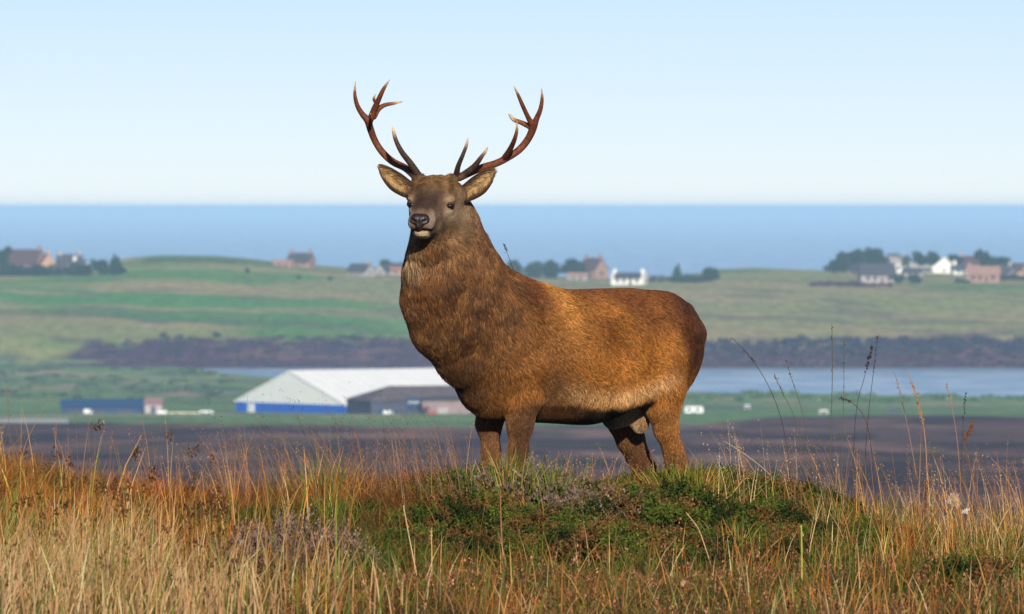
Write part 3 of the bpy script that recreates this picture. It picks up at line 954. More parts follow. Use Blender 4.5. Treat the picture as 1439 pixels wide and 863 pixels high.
# ---- torso profile along s
TOP = [(950 - 0, 421)]
def prof(pts):
    """(px, py) along the spine -> (s, z) in the stag frame."""
    o = []
    for px, py in pts:
        q = D(px, py, 0.0)
        o.append((q[0], q[2]))
    return sorted(o)
T_TOP = prof([(970, 462), (958, 441), (942, 424), (924, 414), (903, 408), (880, 406), (835, 407), (805, 408), (785, 406.5), (760, 399), (735, 391), (705, 382), (680, 385), (655, 420), (645, 450)])
T_BOT = prof([(970, 500), (960, 525), (945, 550), (930, 566), (905, 563), (880, 574), (850, 589), (820, 596), (780, 594), (740, 592), (705, 590), (680, 584), (665, 556), (645, 510)])
T_W = sorted([(D(px, 430, 0)[0], w) for px, w in [(978, 0.03), (969, 0.080), (955, 0.135), (937, 0.168), (910, 0.195), (880, 0.208), (830, 0.235), (780, 0.24), (740, 0.225), (705, 0.20), (670, 0.17), (655, 0.12), (644, 0.04)]])

def build_body():
    s = SDF((-1.22, -0.42, -1.12), (0.80, 0.52, 0.62), 0.0068)
    # trunk as a run of rounded sections
    s_lo, s_hi = T_W[0][0], T_W[-1][0]
    sl, g = s._win(np.array((s_lo - 0.05, -0.42, -0.6)), np.array((s_hi + 0.05, 0.42, 0.4)))
    S1 = g[0].ravel()
    top = sinterp(S1, T_TOP); bot = sinterp(S1, T_BOT); w = sinterp(S1, T_W)
    cz = (0.52 * top + 0.48 * bot); hh = (top - bot) / 2
    c3 = lambda a: a[:, None, None]
    up = np.maximum(g[2] - c3(cz), 0) / c3(np.maximum(top - cz, 0.02))
    dn = np.maximum(c3(cz) - g[2], 0) / c3(np.maximum(cz - bot, 0.02))
    vz = up + dn
    # narrower towards the spine and the belly
    lat = np.abs(g[1]) / c3(w)
    r = (lat ** 2.15 + vz ** 2.15) ** (1 / 2.15)
    F = (r - 1) * c3(np.minimum(w, hh))
    end = np.maximum(s_lo - S1, S1 - s_hi)
    F = np.maximum(F, c3(end))
    s._put(sl, F.astype(np.float32), 0.02)
    # neck with its winter mane: one thick column from the chest up to the poll
    nk = [(698, 510, 0.0, 0.135), (678, 478, 0.0, 0.160), (657, 442, 0.0, 0.182), (641, 408, 0.0, 0.188), (632, 376, 0.01, 0.165), (630, 342, 0.02, 0.130), (626, 312, 0.035, 0.106), (622, 285, 0.05, 0.086)]
    s.chain([(D(a, b, l), r) for a, b, l, r in nk], k=0.05)
    s.chain([(D(682, 535, 0.0), 0.085), (D(650, 500, 0.0), 0.085), (D(620, 458, 0.0), 0.10), (D(607, 418, 0.0), 0.095), (D(607, 380, 0.01), 0.065), (D(613, 345, 0.02), 0.055)], k=0.06)
    s.cone(D(690, 400, 0.0), D(662, 345, 0.0), 0.075, 0.06, k=0.05)      # crest of the neck
    s.chain([(H(0.085, 0, -0.118), 0.038), (H(0.035, 0, -0.165), 0.048), (D(614, 362, 0.095), 0.068), (D(621, 388, 0.08), 0.118), (D(640, 440, 0.04), 0.15)], k=0.055)   # throat
    # brisket
    s.cone(D(694, 555, 0.0), D(678, 545, 0.0), 0.07, 0.06, k=0.05)
    for sg in (1, -1):
        # shoulder, upper arm, foreleg
        s.ell(D(716 + 6 * sg, 468, 0.14 * sg), np.eye(3), (0.115, 0.085, 0.21), k=0.045)
        s.ell(D(874 + 20 * sg, 492, 0.285 * sg), np.eye(3), (0.075, 0.07, 0.13), k=0.07, sub=True)
        if sg > 0:
            leg = [(733, 520, 0.135, 0.096), (735, 560, 0.13, 0.066), (731, 595, 0.125, 0.046), (728, 635, 0.12, 0.034), (727, 660, 0.12, 0.040), (726, 690, 0.12, 0.027), (724, 755, 0.12, 0.027), (723, 770, 0.12, 0.034), (720, 786, 0.12, 0.028)]
        else:
            leg = [(700, 520, -0.13, 0.10), (693, 555, -0.125, 0.066), (687, 595, -0.12, 0.045), (690, 635, -0.115, 0.031), (691, 660, -0.115, 0.038), (691, 690, -0.115, 0.027), (691, 755, -0.115, 0.026), (690, 770, -0.115, 0.033), (687, 786, -0.115, 0.028)]
        s.chain([(D(a, b, l), r) for a, b, l, r in leg], k=0.035)
        # haunch, thigh, hock, cannon
        s.ell(D(930 + 6 * sg, 484, 0.085 * sg), np.eye(3), (0.145, 0.10, 0.20), k=0.06)
        if sg > 0:
            leg = [(934, 505, 0.125, 0.112), (932, 545, 0.135, 0.084), (932, 575, 0.135, 0.060), (936, 603, 0.13, 0.043), (945, 630, 0.125, 0.034), (951, 650, 0.125, 0.039), (949, 680, 0.125, 0.029), (943, 755, 0.125, 0.029), (941, 772, 0.125, 0.036), (936, 790, 0.125, 0.030)]
        else:
            leg = [(905, 505, -0.10, 0.12), (886, 555, -0.11, 0.095), (878, 590, -0.12, 0.066), (886, 618, -0.125, 0.050), (896, 640, -0.125, 0.040), (905, 660, -0.125, 0.042), (900, 685, -0.125, 0.034), (897, 755, -0.125, 0.029), (895, 772, -0.125, 0.036), (890, 790, -0.125, 0.030)]
        s.chain([(D(a, b, l), r) for a, b, l, r in leg], k=0.035)
    # flank fold, sheath, scrotum, short tail
    s.cone(D(905, 548, 0.16), D(872, 566, 0.17), 0.05, 0.03, k=0.05)
    s.cone(D(862, 588, 0.0), D(882, 580, 0.0), 0.042, 0.05, k=0.03)
    s.ell(D(899, 590, 0.03), np.eye(3), (0.038, 0.038, 0.052), k=0.025)
    s.cone(D(967, 455, 0.0), D(971, 500, 0.0), 0.04, 0.022, k=0.03)
    for sg in (1, -1):
        s.cone(D(957 + 2 * sg, 441, 0.045 * sg), D(966 + 9 * sg, 466, 0.055 * sg), 0.045, 0.045, k=0.04)     # points of the rump
    # skull and muzzle, run along the head's own axis
    def he(f, r, u, rf, rr, ru, k=0.02, sub=False):
        s.ell(H(f, r, u), HA, (rf, rr, ru), k, sub)
    he(-0.075, 0, 0.020, 0.10, 0.090, 0.080, 0.04)      # cranium
    he(-0.055, 0, 0.062, 0.06, 0.072, 0.032, 0.03)      # crown of hair
    he(-0.01, 0, 0.022, 0.09, 0.085, 0.062, 0.035)      # brow
    he(-0.02, 0, -0.045, 0.10, 0.076, 0.075, 0.04)      # cheeks
    he(-0.07, 0.0, -0.05, 0.09, 0.095, 0.085, 0.04)
    he(0.085, 0, -0.012, 0.10, 0.052, 0.046, 0.04)      # bridge of the nose
    he(0.085, 0, -0.055, 0.10, 0.055, 0.050, 0.04)
    he(0.17, 0, -0.028, 0.095, 0.043, 0.043, 0.035)
    he(0.218, 0, -0.040, 0.050, 0.046, 0.040, 0.03)     # muzzle
    he(0.235, 0.020, -0.055, 0.040, 0.028, 0.026, 0.02) # upper lips
    he(0.235, -0.020, -0.055, 0.040, 0.028, 0.026, 0.02)
    he(0.207, 0, -0.090, 0.045, 0.032, 0.0165, 0.014)   # lower jaw and chin
    he(0.12, 0, -0.088, 0.10, 0.042, 0.030, 0.03)
    for sg in (1, -1):
        he(0.012, 0.068 * sg, 0.026, 0.034, 0.022, 0.012, 0.015)    # brow ridge
        he(0.026, 0.088 * sg, 0.001, 0.020, 0.016, 0.012, 0.006, True)    # eye socket
        he(0.018, 0.066 * sg, -0.022, 0.034, 0.018, 0.012, 0.02)
        he(-0.055, 0.062 * sg, 0.085, 0.024, 0.022, 0.026, 0.015)    # pedicles
        he(-0.085, 0.088 * sg, 0.034, 0.035, 0.034, 0.032, 0.035)     # ear roots
    he(0.262, 0.0, -0.0735, 0.05, 0.060, 0.0018, 0.005, True)         # line of the mouth
    return s

# ---- colouring of the coat, in the stag's own coordinates
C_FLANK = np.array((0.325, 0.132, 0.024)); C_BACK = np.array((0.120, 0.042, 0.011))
C_NECK = np.array((0.125, 0.056, 0.019)); C_NECKD = np.array((0.045, 0.021, 0.009))
def coat(q):
    s, l, z = q[:, 0], q[:, 1], q[:, 2]
    n = len(q)
    top = sinterp(s, T_TOP); bot = sinterp(s, T_BOT)
    v = (z - bot) / np.maximum(top - bot, 0.05)          # 0 belly, 1 back
    nz = fbm(q, 7.0, 3); n2 = fbm(q, 16.0, 2, 4.0); n3 = fbm(q, 45.0, 2, 9.0)
    c = np.tile(C_FLANK, (n, 1))
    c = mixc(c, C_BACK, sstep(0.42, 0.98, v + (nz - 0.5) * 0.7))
    c = mixc(c, np.array((0.10, 0.034, 0.010)), sstep(0.50, 0.75, n2) * sstep(0.30, 0.6, v) * 0.30)
    c = mixc(c, np.array((0.42, 0.19, 0.042)), np.exp(-((s + 0.17) / 0.07) ** 2) * sstep(0.40, 0.6, v) * 0.75)  # highlight along the shoulder line, painted into the coat
    c = mixc(c, np.array((0.175, 0.080, 0.028)), np.exp(-((s + 0.05) / 0.16) ** 2) * np.exp(-((v - 0.52) / 0.2) ** 2) * 0.7)
    c = mixc(c, np.array((0.16, 0.062, 0.016)), sstep(0.50, 0.68, nz) * sstep(-0.5, -0.75, s) * 0.7)
    # pale band low on the flank, black belly
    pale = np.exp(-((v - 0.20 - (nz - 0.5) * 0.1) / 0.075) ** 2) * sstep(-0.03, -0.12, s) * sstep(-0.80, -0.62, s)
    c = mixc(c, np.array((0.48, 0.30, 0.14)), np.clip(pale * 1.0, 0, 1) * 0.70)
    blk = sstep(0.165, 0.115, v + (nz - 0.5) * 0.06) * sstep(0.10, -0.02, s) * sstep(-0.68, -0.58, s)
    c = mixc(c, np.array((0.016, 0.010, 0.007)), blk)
    sh = sstep(0.14, 0.0, v) * sstep(-0.50, -0.62, s) * sstep(0.14, 0.08, np.abs(l)) * sstep(-0.60, -0.50, z) * sstep(-0.9, -0.8, s)
    c = mixc(c, np.array((0.42, 0.33, 0.21)), np.clip(sh, 0, 1) * 0.8)
    # dark rump edge
    rp = sstep(-0.74, -0.88, s + (nz - 0.5) * 0.16 - 0.2 * np.maximum(l, 0)) * sstep(-0.40, -0.22, z)
    c = mixc(c, np.array((0.035, 0.012, 0.006)), rp * 0.92)
    rp2 = sstep(-0.60, -0.90, s) * sstep(0.35, 0.8, v) * sstep(0.35, 0.6, n2)
    c = mixc(c, np.array((0.085, 0.026, 0.009)), rp2 * 0.7)
    # legs
    leg = sstep(-0.36, -0.46, z)
    fore = leg * sstep(-0.35, -0.25, s)
    hind = leg * sstep(-0.55, -0.62, s)
    c = mixc(c, np.array((0.135, 0.060, 0.021)), fore * 0.95)
    c = mixc(c, np.array((0.050, 0.022, 0.010)), fore * sstep(0.125, 0.15, l) * 0.7)  # shaded outer side of the near foreleg, put into the coat colour
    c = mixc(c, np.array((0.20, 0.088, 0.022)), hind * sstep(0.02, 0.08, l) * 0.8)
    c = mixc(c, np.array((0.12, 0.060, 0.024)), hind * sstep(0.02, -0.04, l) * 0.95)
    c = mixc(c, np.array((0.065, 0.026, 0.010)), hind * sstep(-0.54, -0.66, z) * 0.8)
    # elbow, dark fringe of the brisket
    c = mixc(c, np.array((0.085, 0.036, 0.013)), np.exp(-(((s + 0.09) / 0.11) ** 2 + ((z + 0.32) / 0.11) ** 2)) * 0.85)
    # neck and chest: grizzled mane
    nk = sstep(-0.06, 0.27, s + 0.07 * sstep(-0.30, 0.05, z) + (nz - 0.5) * 0.10)
    nk = np.clip(nk * sstep(-0.50, -0.40, z), 0, 1)
    cn = mixc(np.tile(C_NECK, (n, 1)), C_NECKD, sstep(0.42, 0.66, fbm(q, 26.0, 2, 4.0)) * 0.7)
    cn = mixc(cn, np.array((0.22, 0.11, 0.036)), sstep(0.55, 0.76, n3) * 0.7)
    cn = mixc(cn, np.array((0.15, 0.052, 0.015)), sstep(0.40, 0.60, s) * 0.5)
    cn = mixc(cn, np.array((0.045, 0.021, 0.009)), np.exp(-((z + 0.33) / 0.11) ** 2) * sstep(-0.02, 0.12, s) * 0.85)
    c = mixc(c, cn, nk)
    # throat patch under the chin
    th = np.exp(-(((q - D(594, 356, 0.05)) / np.array((0.16, 0.085, 0.060))) ** 2).sum(1))
    c = mixc(c, np.array((0.42, 0.29, 0.15)), np.clip(th * 1.3, 0, 1) * 0.8)
    td = np.exp(-(((q - D(592, 366, 0.05)) / np.array((0.10, 0.035, 0.04))) ** 2).sum(1))
    c = mixc(c, np.array((0.06, 0.04, 0.026)), np.clip(td * 1.1, 0, 1) * 0.85)
    # head
    h = to_head(q)
    f, r, u = h[:, 0], h[:, 1], h[:, 2]
    hd = sstep(-0.17, -0.10, f) * sstep(-0.17, -0.10, u)
    ch = np.tile(np.array((0.175, 0.106, 0.062)), (n, 1))
    ch = mixc(ch, np.array((0.200, 0.108, 0.042)), sstep(0.03, 0.085, u))
    ch = mixc(ch, np.array((0.042, 0.024, 0.018)), sstep(0.064, 0.030, np.abs(r)) * sstep(0.10, 0.03, u) * sstep(0.27, 0.22, f) * 0.92)
    ch = mixc(ch, np.array((0.075, 0.040, 0.020)), sstep(0.45, 0.62, n3) * sstep(0.02, 0.07, u) * 0.75)
    ch = mixc(ch, np.array((0.25, 0.165, 0.105)), sstep(0.045, 0.08, np.abs(r)) * sstep(0.02, -0.01, u) * 0.8)
    for sg in (1, -1):
        e = np.exp(-(((f - 0.03) / 0.03) ** 2 + ((np.abs(r) - 0.072) / 0.024) ** 2 + ((u - 0.022) / 0.012) ** 2))
        e2 = np.exp(-(((f - 0.03) / 0.035) ** 2 + ((np.abs(r) - 0.070) / 0.026) ** 2 + ((u + 0.030) / 0.016) ** 2))
    ch = mixc(ch, np.array((0.46, 0.31, 0.17)), np.clip(e * 1.3, 0, 1) * 0.85)
    ch = mixc(ch, np.array((0.50, 0.36, 0.24)), np.clip(e2 * 1.3, 0, 1) * 0.85)
    ring = np.exp(-(((f - 0.026) / 0.024) ** 2 + ((np.abs(r) - 0.076) / 0.018) ** 2 + ((u - 0.001) / 0.012) ** 2))
    ch = mixc(ch, np.array((0.016, 0.010, 0.008)), np.clip(ring * 1.2, 0, 1) * 0.8)
    tear = np.exp(-(((f - 0.062) / 0.022) ** 2 + ((np.abs(r) - 0.052) / 0.012) ** 2 + ((u + 0.006) / 0.012) ** 2))
    mz = sstep(0.17, 0.23, f) * sstep(-0.085, -0.065, u)
    ch = mixc(ch, np.array((0.27, 0.195, 0.15)), mz * sstep(0.02, 0.045, np.abs(r)) * 0.9)
    lip = np.exp(-((u + 0.0735) / 0.0042) ** 2) * sstep(0.15, 0.2, f)
    chin = sstep(0.16, 0.20, f) * sstep(-0.078, -0.083, u) * sstep(0.034, 0.024, np.abs(r))
    ch = mixc(ch, np.array((0.56, 0.42, 0.27)), chin)
    ch = mixc(ch, np.array((0.02, 0.013, 0.011)), np.clip(lip * 1.1, 0, 1))
    jaw = sstep(-0.05, -0.09, u) * sstep(0.17, 0.13, f)
    ch = mixc(ch, np.array((0.13, 0.075, 0.034)), jaw * 0.8)
    c = mixc(c, ch, hd)
    return np.clip(c, 0.004, 0.9)

def flow(q):
    """Lie of the hair, in the stag frame."""
    s, l, z = q[:, 0], q[:, 1], q[:, 2]
    d = np.stack([-0.85 + 0 * s, 0 * s, -0.55 + 0 * s], -1)
    def to(v, w):
        return d * (1 - w[:, None]) + np.asarray(v, float) * w[:, None]
    d = to((-0.35, 0, -1.0), sstep(-0.70, -1.0, s))
    d = to((-0.05, 0, -1.0), sstep(-0.30, -0.42, z))
    d = to((-0.25, 0, -1.0), sstep(0.02, 0.22, s) * sstep(-0.5, -0.35, z))
    h = to_head(q)
    hd = sstep(-0.15, -0.09, h[:, 0]) * sstep(-0.16, -0.11, h[:, 1] * 0 + h[:, 2])
    d = d * (1 - hd[:, None]) + (-HF * 0.9 + HU * 0.0)[None] * hd[:, None] + (np.sign(h[:, 1]) * hd * 0.35)[:, None] * HR
    return d

def sinterp2(x, t, y):
    """Catmull-Rom style smooth interpolation."""
    m = np.gradient(y, t)
    k = np.clip(np.searchsorted(t, x) - 1, 0, len(t) - 2)
    h = t[k + 1] - t[k]
    u = (x - t[k]) / h
    return (2 * u**3 - 3 * u**2 + 1) * y[k] + (u**3 - 2 * u**2 + u) * h * m[k] + (-2 * u**3 + 3 * u**2) * y[k + 1] + (u**3 - u**2) * h * m[k + 1]

def stag():
    base = to_world(D(800, 795, 0.0))
    root = empty('stag', base, 'red stag with tall branching antlers standing behind the heather mound, head turned to the viewer', 'stag')
    def lm(name, V, F, mat, cols=None, parent=root):
        return np_mesh(name, to_world(V) - base, F, mat, parent, cols)
    sd = build_body()
    V, Q = sd.mesh()
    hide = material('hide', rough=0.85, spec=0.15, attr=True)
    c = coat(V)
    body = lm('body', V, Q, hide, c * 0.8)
    # ---- fur: one strand per hair lock, grown from the hide
    tri = np.concatenate([Q[:, [0, 1, 2]], Q[:, [0, 2, 3]]])
    a, b, d = V[tri[:, 0]], V[tri[:, 1]], V[tri[:, 2]]
    area = 0.5 * np.linalg.norm(np.cross(b - a, d - a), axis=1)
    cen = (a + b + d) / 3
    hc = to_head(cen)
    ishead = sstep(-0.14, -0.08, hc[:, 0]) * sstep(-0.15, -0.10, hc[:, 2])
    dens = 1.0 + 2.2 * ishead
    dens *= 1 - 0.75 * sstep(-0.80, -0.9, cen[:, 2])
    nose_zone = sstep(0.262, 0.268, hc[:, 0]) 
    dens *= 1 - np.clip(nose_zone, 0, 1)
    ew = np.exp(-(((hc[:, 0] - 0.028) / 0.026) ** 2 + ((np.abs(hc[:, 1]) - 0.078) / 0.022) ** 2 + ((hc[:, 2] - 0.001) / 0.013) ** 2))
    dens *= 1 - np.clip(ew * 1.6, 0, 1)
    w = area * dens
    N = NFUR
    cum = np.cumsum(w); cum /= cum[-1]
    ti = np.searchsorted(cum, rng.random(N))
    r1, r2 = np.sqrt(rng.random(N)), rng.random(N)
    p = a[ti] * (1 - r1)[:, None] + b[ti] * (r1 * (1 - r2))[:, None] + d[ti] * (r1 * r2)[:, None]
    nrm = sd.grad(p)
    t = flow(p)
    jit = np.stack([fbm(p, 14.0, 2, o) for o in (1.0, 31.0, 61.0)], -1) - 0.5
    jit2 = np.stack([vnoise(p, 60.0, o) for o in (5.0, 35.0, 65.0)], -1) - 0.5
    t = t + jit * 1.3 + jit2 * 0.9 + rng.normal(0, 0.2, (N, 3))
    t = t - nrm * (t * nrm).sum(1, keepdims=True)
    t /= np.linalg.norm(t, axis=1, keepdims=True) + 1e-6
    h = to_head(p)
    hd = sstep(-0.14, -0.08, h[:, 0]) * sstep(-0.15, -0.10, h[:, 2])
    nk = sstep(0.0, 0.14, p[:, 0] + 0.12 * sstep(-0.3, 0.05, p[:, 2])) * sstep(-0.46, -0.34, p[:, 2])
    leg = sstep(-0.36, -0.5, p[:, 2])
    Ln = 0.019 + 0.012 * nk
    Ln = Ln * (1 - leg) + 0.011 * leg
    Ln = Ln * (1 - hd) + (0.010 + 0.010 * sstep(0.05, 0.09, h[:, 2])) * hd
    Ln = Ln * (1 - 0.6 * sstep(0.1, 0.2, h[:, 0]) * hd)
    Ln *= rng.uniform(0.7, 1.3, N)
    td = np.exp(-(((p - D(592, 362, 0.08)) / np.array((0.16, 0.05, 0.05))) ** 2).sum(1))
    Ln *= 1 + 1.6 * np.clip(td, 0, 1)
    lift = (0.25 + 0.18 * nk + 0.1 * rng.random(N)) * (1 - 0.3 * hd)
    p0 = p - nrm * 0.003
    p1 = p + (t * 0.9 + nrm * lift[:, None]) * (Ln * 0.45)[:, None]
    p2 = p + (t * 1.0 + nrm * (lift * 0.62)[:, None] + np.array((0, 0, -0.12))) * Ln[:, None]
    pts = np.stack([p0, p1, p2], 1)
    wp = (to_world(pts.reshape(-1, 3)) - base).astype(np.float32)
    cv = bpy.data.hair_curves.new('fur')
    cv.add_curves([3] * N)
    cv.attributes['position'].data.foreach_set('vector', wp.ravel())
    rad = cv.attributes.get('radius') or cv.attributes.new('radius', 'FLOAT', 'POINT')
    rr = np.stack([np.full(N, 1.0), np.full(N, 0.8), np.full(N, 0.15)], 1) * (0.0010 + 0.0003 * nk - 0.0002 * hd)[:, None]
    rad.data.foreach_set('value', rr.astype(np.float32).ravel())
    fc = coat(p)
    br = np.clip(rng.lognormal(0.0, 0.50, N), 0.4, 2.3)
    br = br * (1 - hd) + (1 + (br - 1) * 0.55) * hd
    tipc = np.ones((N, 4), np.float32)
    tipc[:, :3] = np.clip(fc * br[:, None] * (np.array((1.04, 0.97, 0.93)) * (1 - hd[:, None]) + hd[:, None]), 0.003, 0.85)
    at = cv.attributes.new('Col', 'FLOAT_COLOR', 'CURVE')
    at.data.foreach_set('color', tipc.ravel())
    cv.materials.append(material('fur_hair', rough=0.62, spec=0.25, attr=True))
    link(bpy.data.objects.new('fur', cv), root)

    # ---- eyes
    def ball(name, c, rad, mat, axes=HA, n=14):
        v, f = [], []
        for i in range(n + 1):
            for k in range(2 * n):
                a1, b1 = math.pi * i / n, math.pi * k / n
                e = (math.cos(a1) * rad[0], math.sin(a1) * math.cos(b1) * rad[1], math.sin(a1) * math.sin(b1) * rad[2])
                v.append(c + e[0] * axes[0] + e[1] * axes[1] + e[2] * axes[2])
        for i in range(n):
            for k in range(2 * n):
                f.append((i * 2 * n + k, i * 2 * n + (k + 1) % (2 * n), (i + 1) * 2 * n + (k + 1) % (2 * n), (i + 1) * 2 * n + k))
        return lm(name, np.array(v), np.array(f), mat)
    em = material('eye_dark', (0.012, 0.007, 0.005), rough=0.08, spec=0.6)
    for sg in (1, -1):
        ball('eye', H(0.026, 0.0755 * sg, 0.0005), (0.026, 0.0215, 0.0150), em)
    # ---- heavy upper lids and pale lower rims
    lid_m = material('eyelid_skin', (0.070, 0.042, 0.028), rough=0.8)
    for sg in (1, -1):
        for nm, e0, e1 in (('eyelid', 0.50, 1.5), ('eyelid', -1.5, -0.85)):
            v, f = [], []
            ne, na = 7, 28
            for i in range(ne):
                el = e0 + (e1 - e0) * i / (ne - 1)
                for k in range(na):
                    az = 2 * math.pi * k / na
                    v.append(H(0.026, 0.0755 * sg, 0.0005) + HF * (0.0285 * math.cos(el) * math.cos(az)) + HR * (0.0235 * math.cos(el) * math.sin(az)) + HU * (0.0172 * math.sin(el)))
            for i in range(ne - 1):
                for k in range(na):
                    f.append((i * na + k, i * na + (k + 1) % na, (i + 1) * na + (k + 1) % na, (i + 1) * na + k))
            lm(nm, np.array(v), np.array(f), lid_m)
    # ---- nose pad with nostrils
    ns = SDF(H(0.27, 0, -0.045) - 0.075, H(0.27, 0, -0.045) + 0.075, 0.0026)
    ns.ell(H(0.262, 0, -0.034), HA, (0.026, 0.031, 0.024), 0.01)
    ns.ell(H(0.262, 0.018, -0.034), HA, (0.024, 0.021, 0.022), 0.01)
    ns.ell(H(0.262, -0.018, -0.034), HA, (0.024, 0.021, 0.022), 0.01)
    ns.ell(H(0.268, 0, -0.056), HA, (0.020, 0.017, 0.018), 0.01)
    for sg in (1, -1):
        ns.ell(H(0.292, 0.020 * sg, -0.039), HA, (0.013, 0.0085, 0.0065), 0.006, True)
        ns.ell(H(0.288, 0.028 * sg, -0.034), HA, (0.010, 0.005, 0.0085), 0.006, True)
    ns.ell(H(0.292, 0, -0.052), HA, (0.008, 0.0022, 0.022), 0.006, True)
    v, f = ns.mesh()
    lm('nose', v, f, material('nose_skin', (0.022, 0.014, 0.016), rough=0.38, spec=0.5, bump=(420, 0.0015)))
    # ---- ears
    skin = material('ear_skin', rough=0.85, spec=0.1, attr=True, transl=0.12)
    fm = bpy.data.materials['fur_hair']
    for sg, (bx, by, by_, tx, ty, tdy), W in ((-1, (584, 273, -0.035, 532.5, 231.5, 0.0), 0.036), (1, (647, 277, -0.035, 695, 236.5, 0.0), 0.038)):
        bw, tw = to_local(P(bx, by, YH + 0.085 + by_)), to_local(P(tx, ty, YH + 0.085 + tdy))
        A = tw - bw; L = np.linalg.norm(A); A /= L
        view = wdir((0.10 * sg, -1, -0.05))
        B = np.cross(A, view); B /= np.linalg.norm(B)
        if B[2] < 0: B = -B                                 # B points to the upper edge
        Nn = np.cross(A, B); Nn *= np.sign(Nn @ view)
        nu, nv = 22, 17
        U, Vv = np.meshgrid(np.linspace(0, 1, nu), np.linspace(-1, 1, nv), indexing='ij')
        wd = W * sinterp(U.ravel(), [(0, 0.62), (0.2, 0.9), (0.45, 1.0), (0.7, 0.80), (0.88, 0.45), (0.97, 0.18), (1.0, 0.03)]).reshape(U.shape)
        dep = 0.045 * (1 - 0.75 * U)
        def shell(off):
            ww = wd + off
            return (bw + (A * L)[None, None] * (U * (1 + off * 2))[..., None] + B * (Vv * ww)[..., None]
                    - B * (0.010 * np.sin(U * 3.0))[..., None] + Nn * (dep * (Vv ** 2 - 0.8) - off * 1.6)[..., None])
        I = np.arange(nu * nv).reshape(nu, nv)
        F1 = np.stack([I[:-1, :-1], I[:-1, 1:], I[1:, 1:], I[1:, :-1]], -1).reshape(-1, 4)
        inn, outr = shell(0.0), shell(0.0035)
        Vall = np.concatenate([inn.reshape(-1, 3), outr.reshape(-1, 3)])
        rim = np.concatenate([I[0], I[1:, -1], I[-1, -2::-1], I[-2:0:-1, 0]])
        rf = np.stack([rim, np.roll(rim, -1), np.roll(rim, -1) + nu * nv, rim + nu * nv], -1)
        FF = np.concatenate([F1, F1[:, ::-1] + nu * nv, rf])
        e = np.abs(Vv).ravel()
        pin = inn.reshape(-1, 3)
        nz = fbm(pin, 60.0, 2)
        ci = mixc(np.tile(np.array((0.50, 0.32, 0.15)), (nu * nv, 1)), np.array((0.20, 0.10, 0.045)), sstep(0.42, 0.62, nz) * 0.8)
        ci = mixc(ci, np.array((0.05, 0.025, 0.016)), np.maximum(sstep(0.70, 0.92, e), sstep(0.85, 0.95, U.ravel())))
        co = np.tile(np.array((0.13, 0.065, 0.028)), (nu * nv, 1))
        ear = lm('ear', Vall, FF, skin, np.concatenate([ci, co]))
        # hair inside the ear
        nh = 2600
        uu, vv2 = rng.uniform(0.02, 0.92, nh), rng.uniform(-0.95, 0.95, nh)
        gi = np.clip((uu * (nu - 1)).astype(int), 0, nu - 2); gj = np.clip(((vv2 + 1) / 2 * (nv - 1)).astype(int), 0, nv - 2)
        fu = (uu * (nu - 1) - gi)[:, None]; fv = ((vv2 + 1) / 2 * (nv - 1) - gj)[:, None]
        pp = (inn[gi, gj] * (1 - fu) * (1 - fv) + inn[gi + 1, gj] * fu * (1 - fv) + inn[gi, gj + 1] * (1 - fu) * fv + inn[gi + 1, gj + 1] * fu * fv)
        dirv = A * 0.8 + Nn * 0.35 - B * (vv2 * 0.45)[:, None] + rng.normal(0, 0.2, (nh, 3))
        hl = rng.uniform(0.010, 0.026, nh)[:, None]
        pts = np.stack([pp, pp + dirv * hl * 0.55 + Nn * 0.002, pp + dirv * hl], 1)
        cv = bpy.data.hair_curves.new('ear_hair'); cv.add_curves([3] * nh)
        cv.attributes['position'].data.foreach_set('vector', (to_world(pts.reshape(-1, 3)) - base).astype(np.float32).ravel())
        rad = cv.attributes.get('radius') or cv.attributes.new('radius', 'FLOAT', 'POINT')
        rad.data.foreach_set('value', np.tile(np.array((0.0009, 0.0007, 0.0001), np.float32), nh))
        hc2 = np.tile(np.array((0.64, 0.41, 0.18)), (nh, 1)) * rng.lognormal(-0.1, 0.22, nh)[:, None]
        hc2 = mixc(hc2, np.array((0.09, 0.045, 0.025)), np.maximum(sstep(0.66, 0.88, np.abs(vv2)), sstep(0.52, 0.66, fbm(pp, 50.0, 2)) * 0.6))
        cc = np.ones((nh, 4), np.float32); cc[:, :3] = np.clip(hc2, 0, 0.8)
        at = cv.attributes.new('Col', 'FLOAT_COLOR', 'CURVE'); at.data.foreach_set('color', cc.ravel())
        cv.materials.append(fm)
        link(bpy.data.objects.new('ear_hair', cv), ear)
    # ---- antlers
    am = material('antler_bone', rough=0.58, spec=0.35, attr=True, noise=(90, 0.5), bump=(220, 0.004))
    YA = YH + 0.055
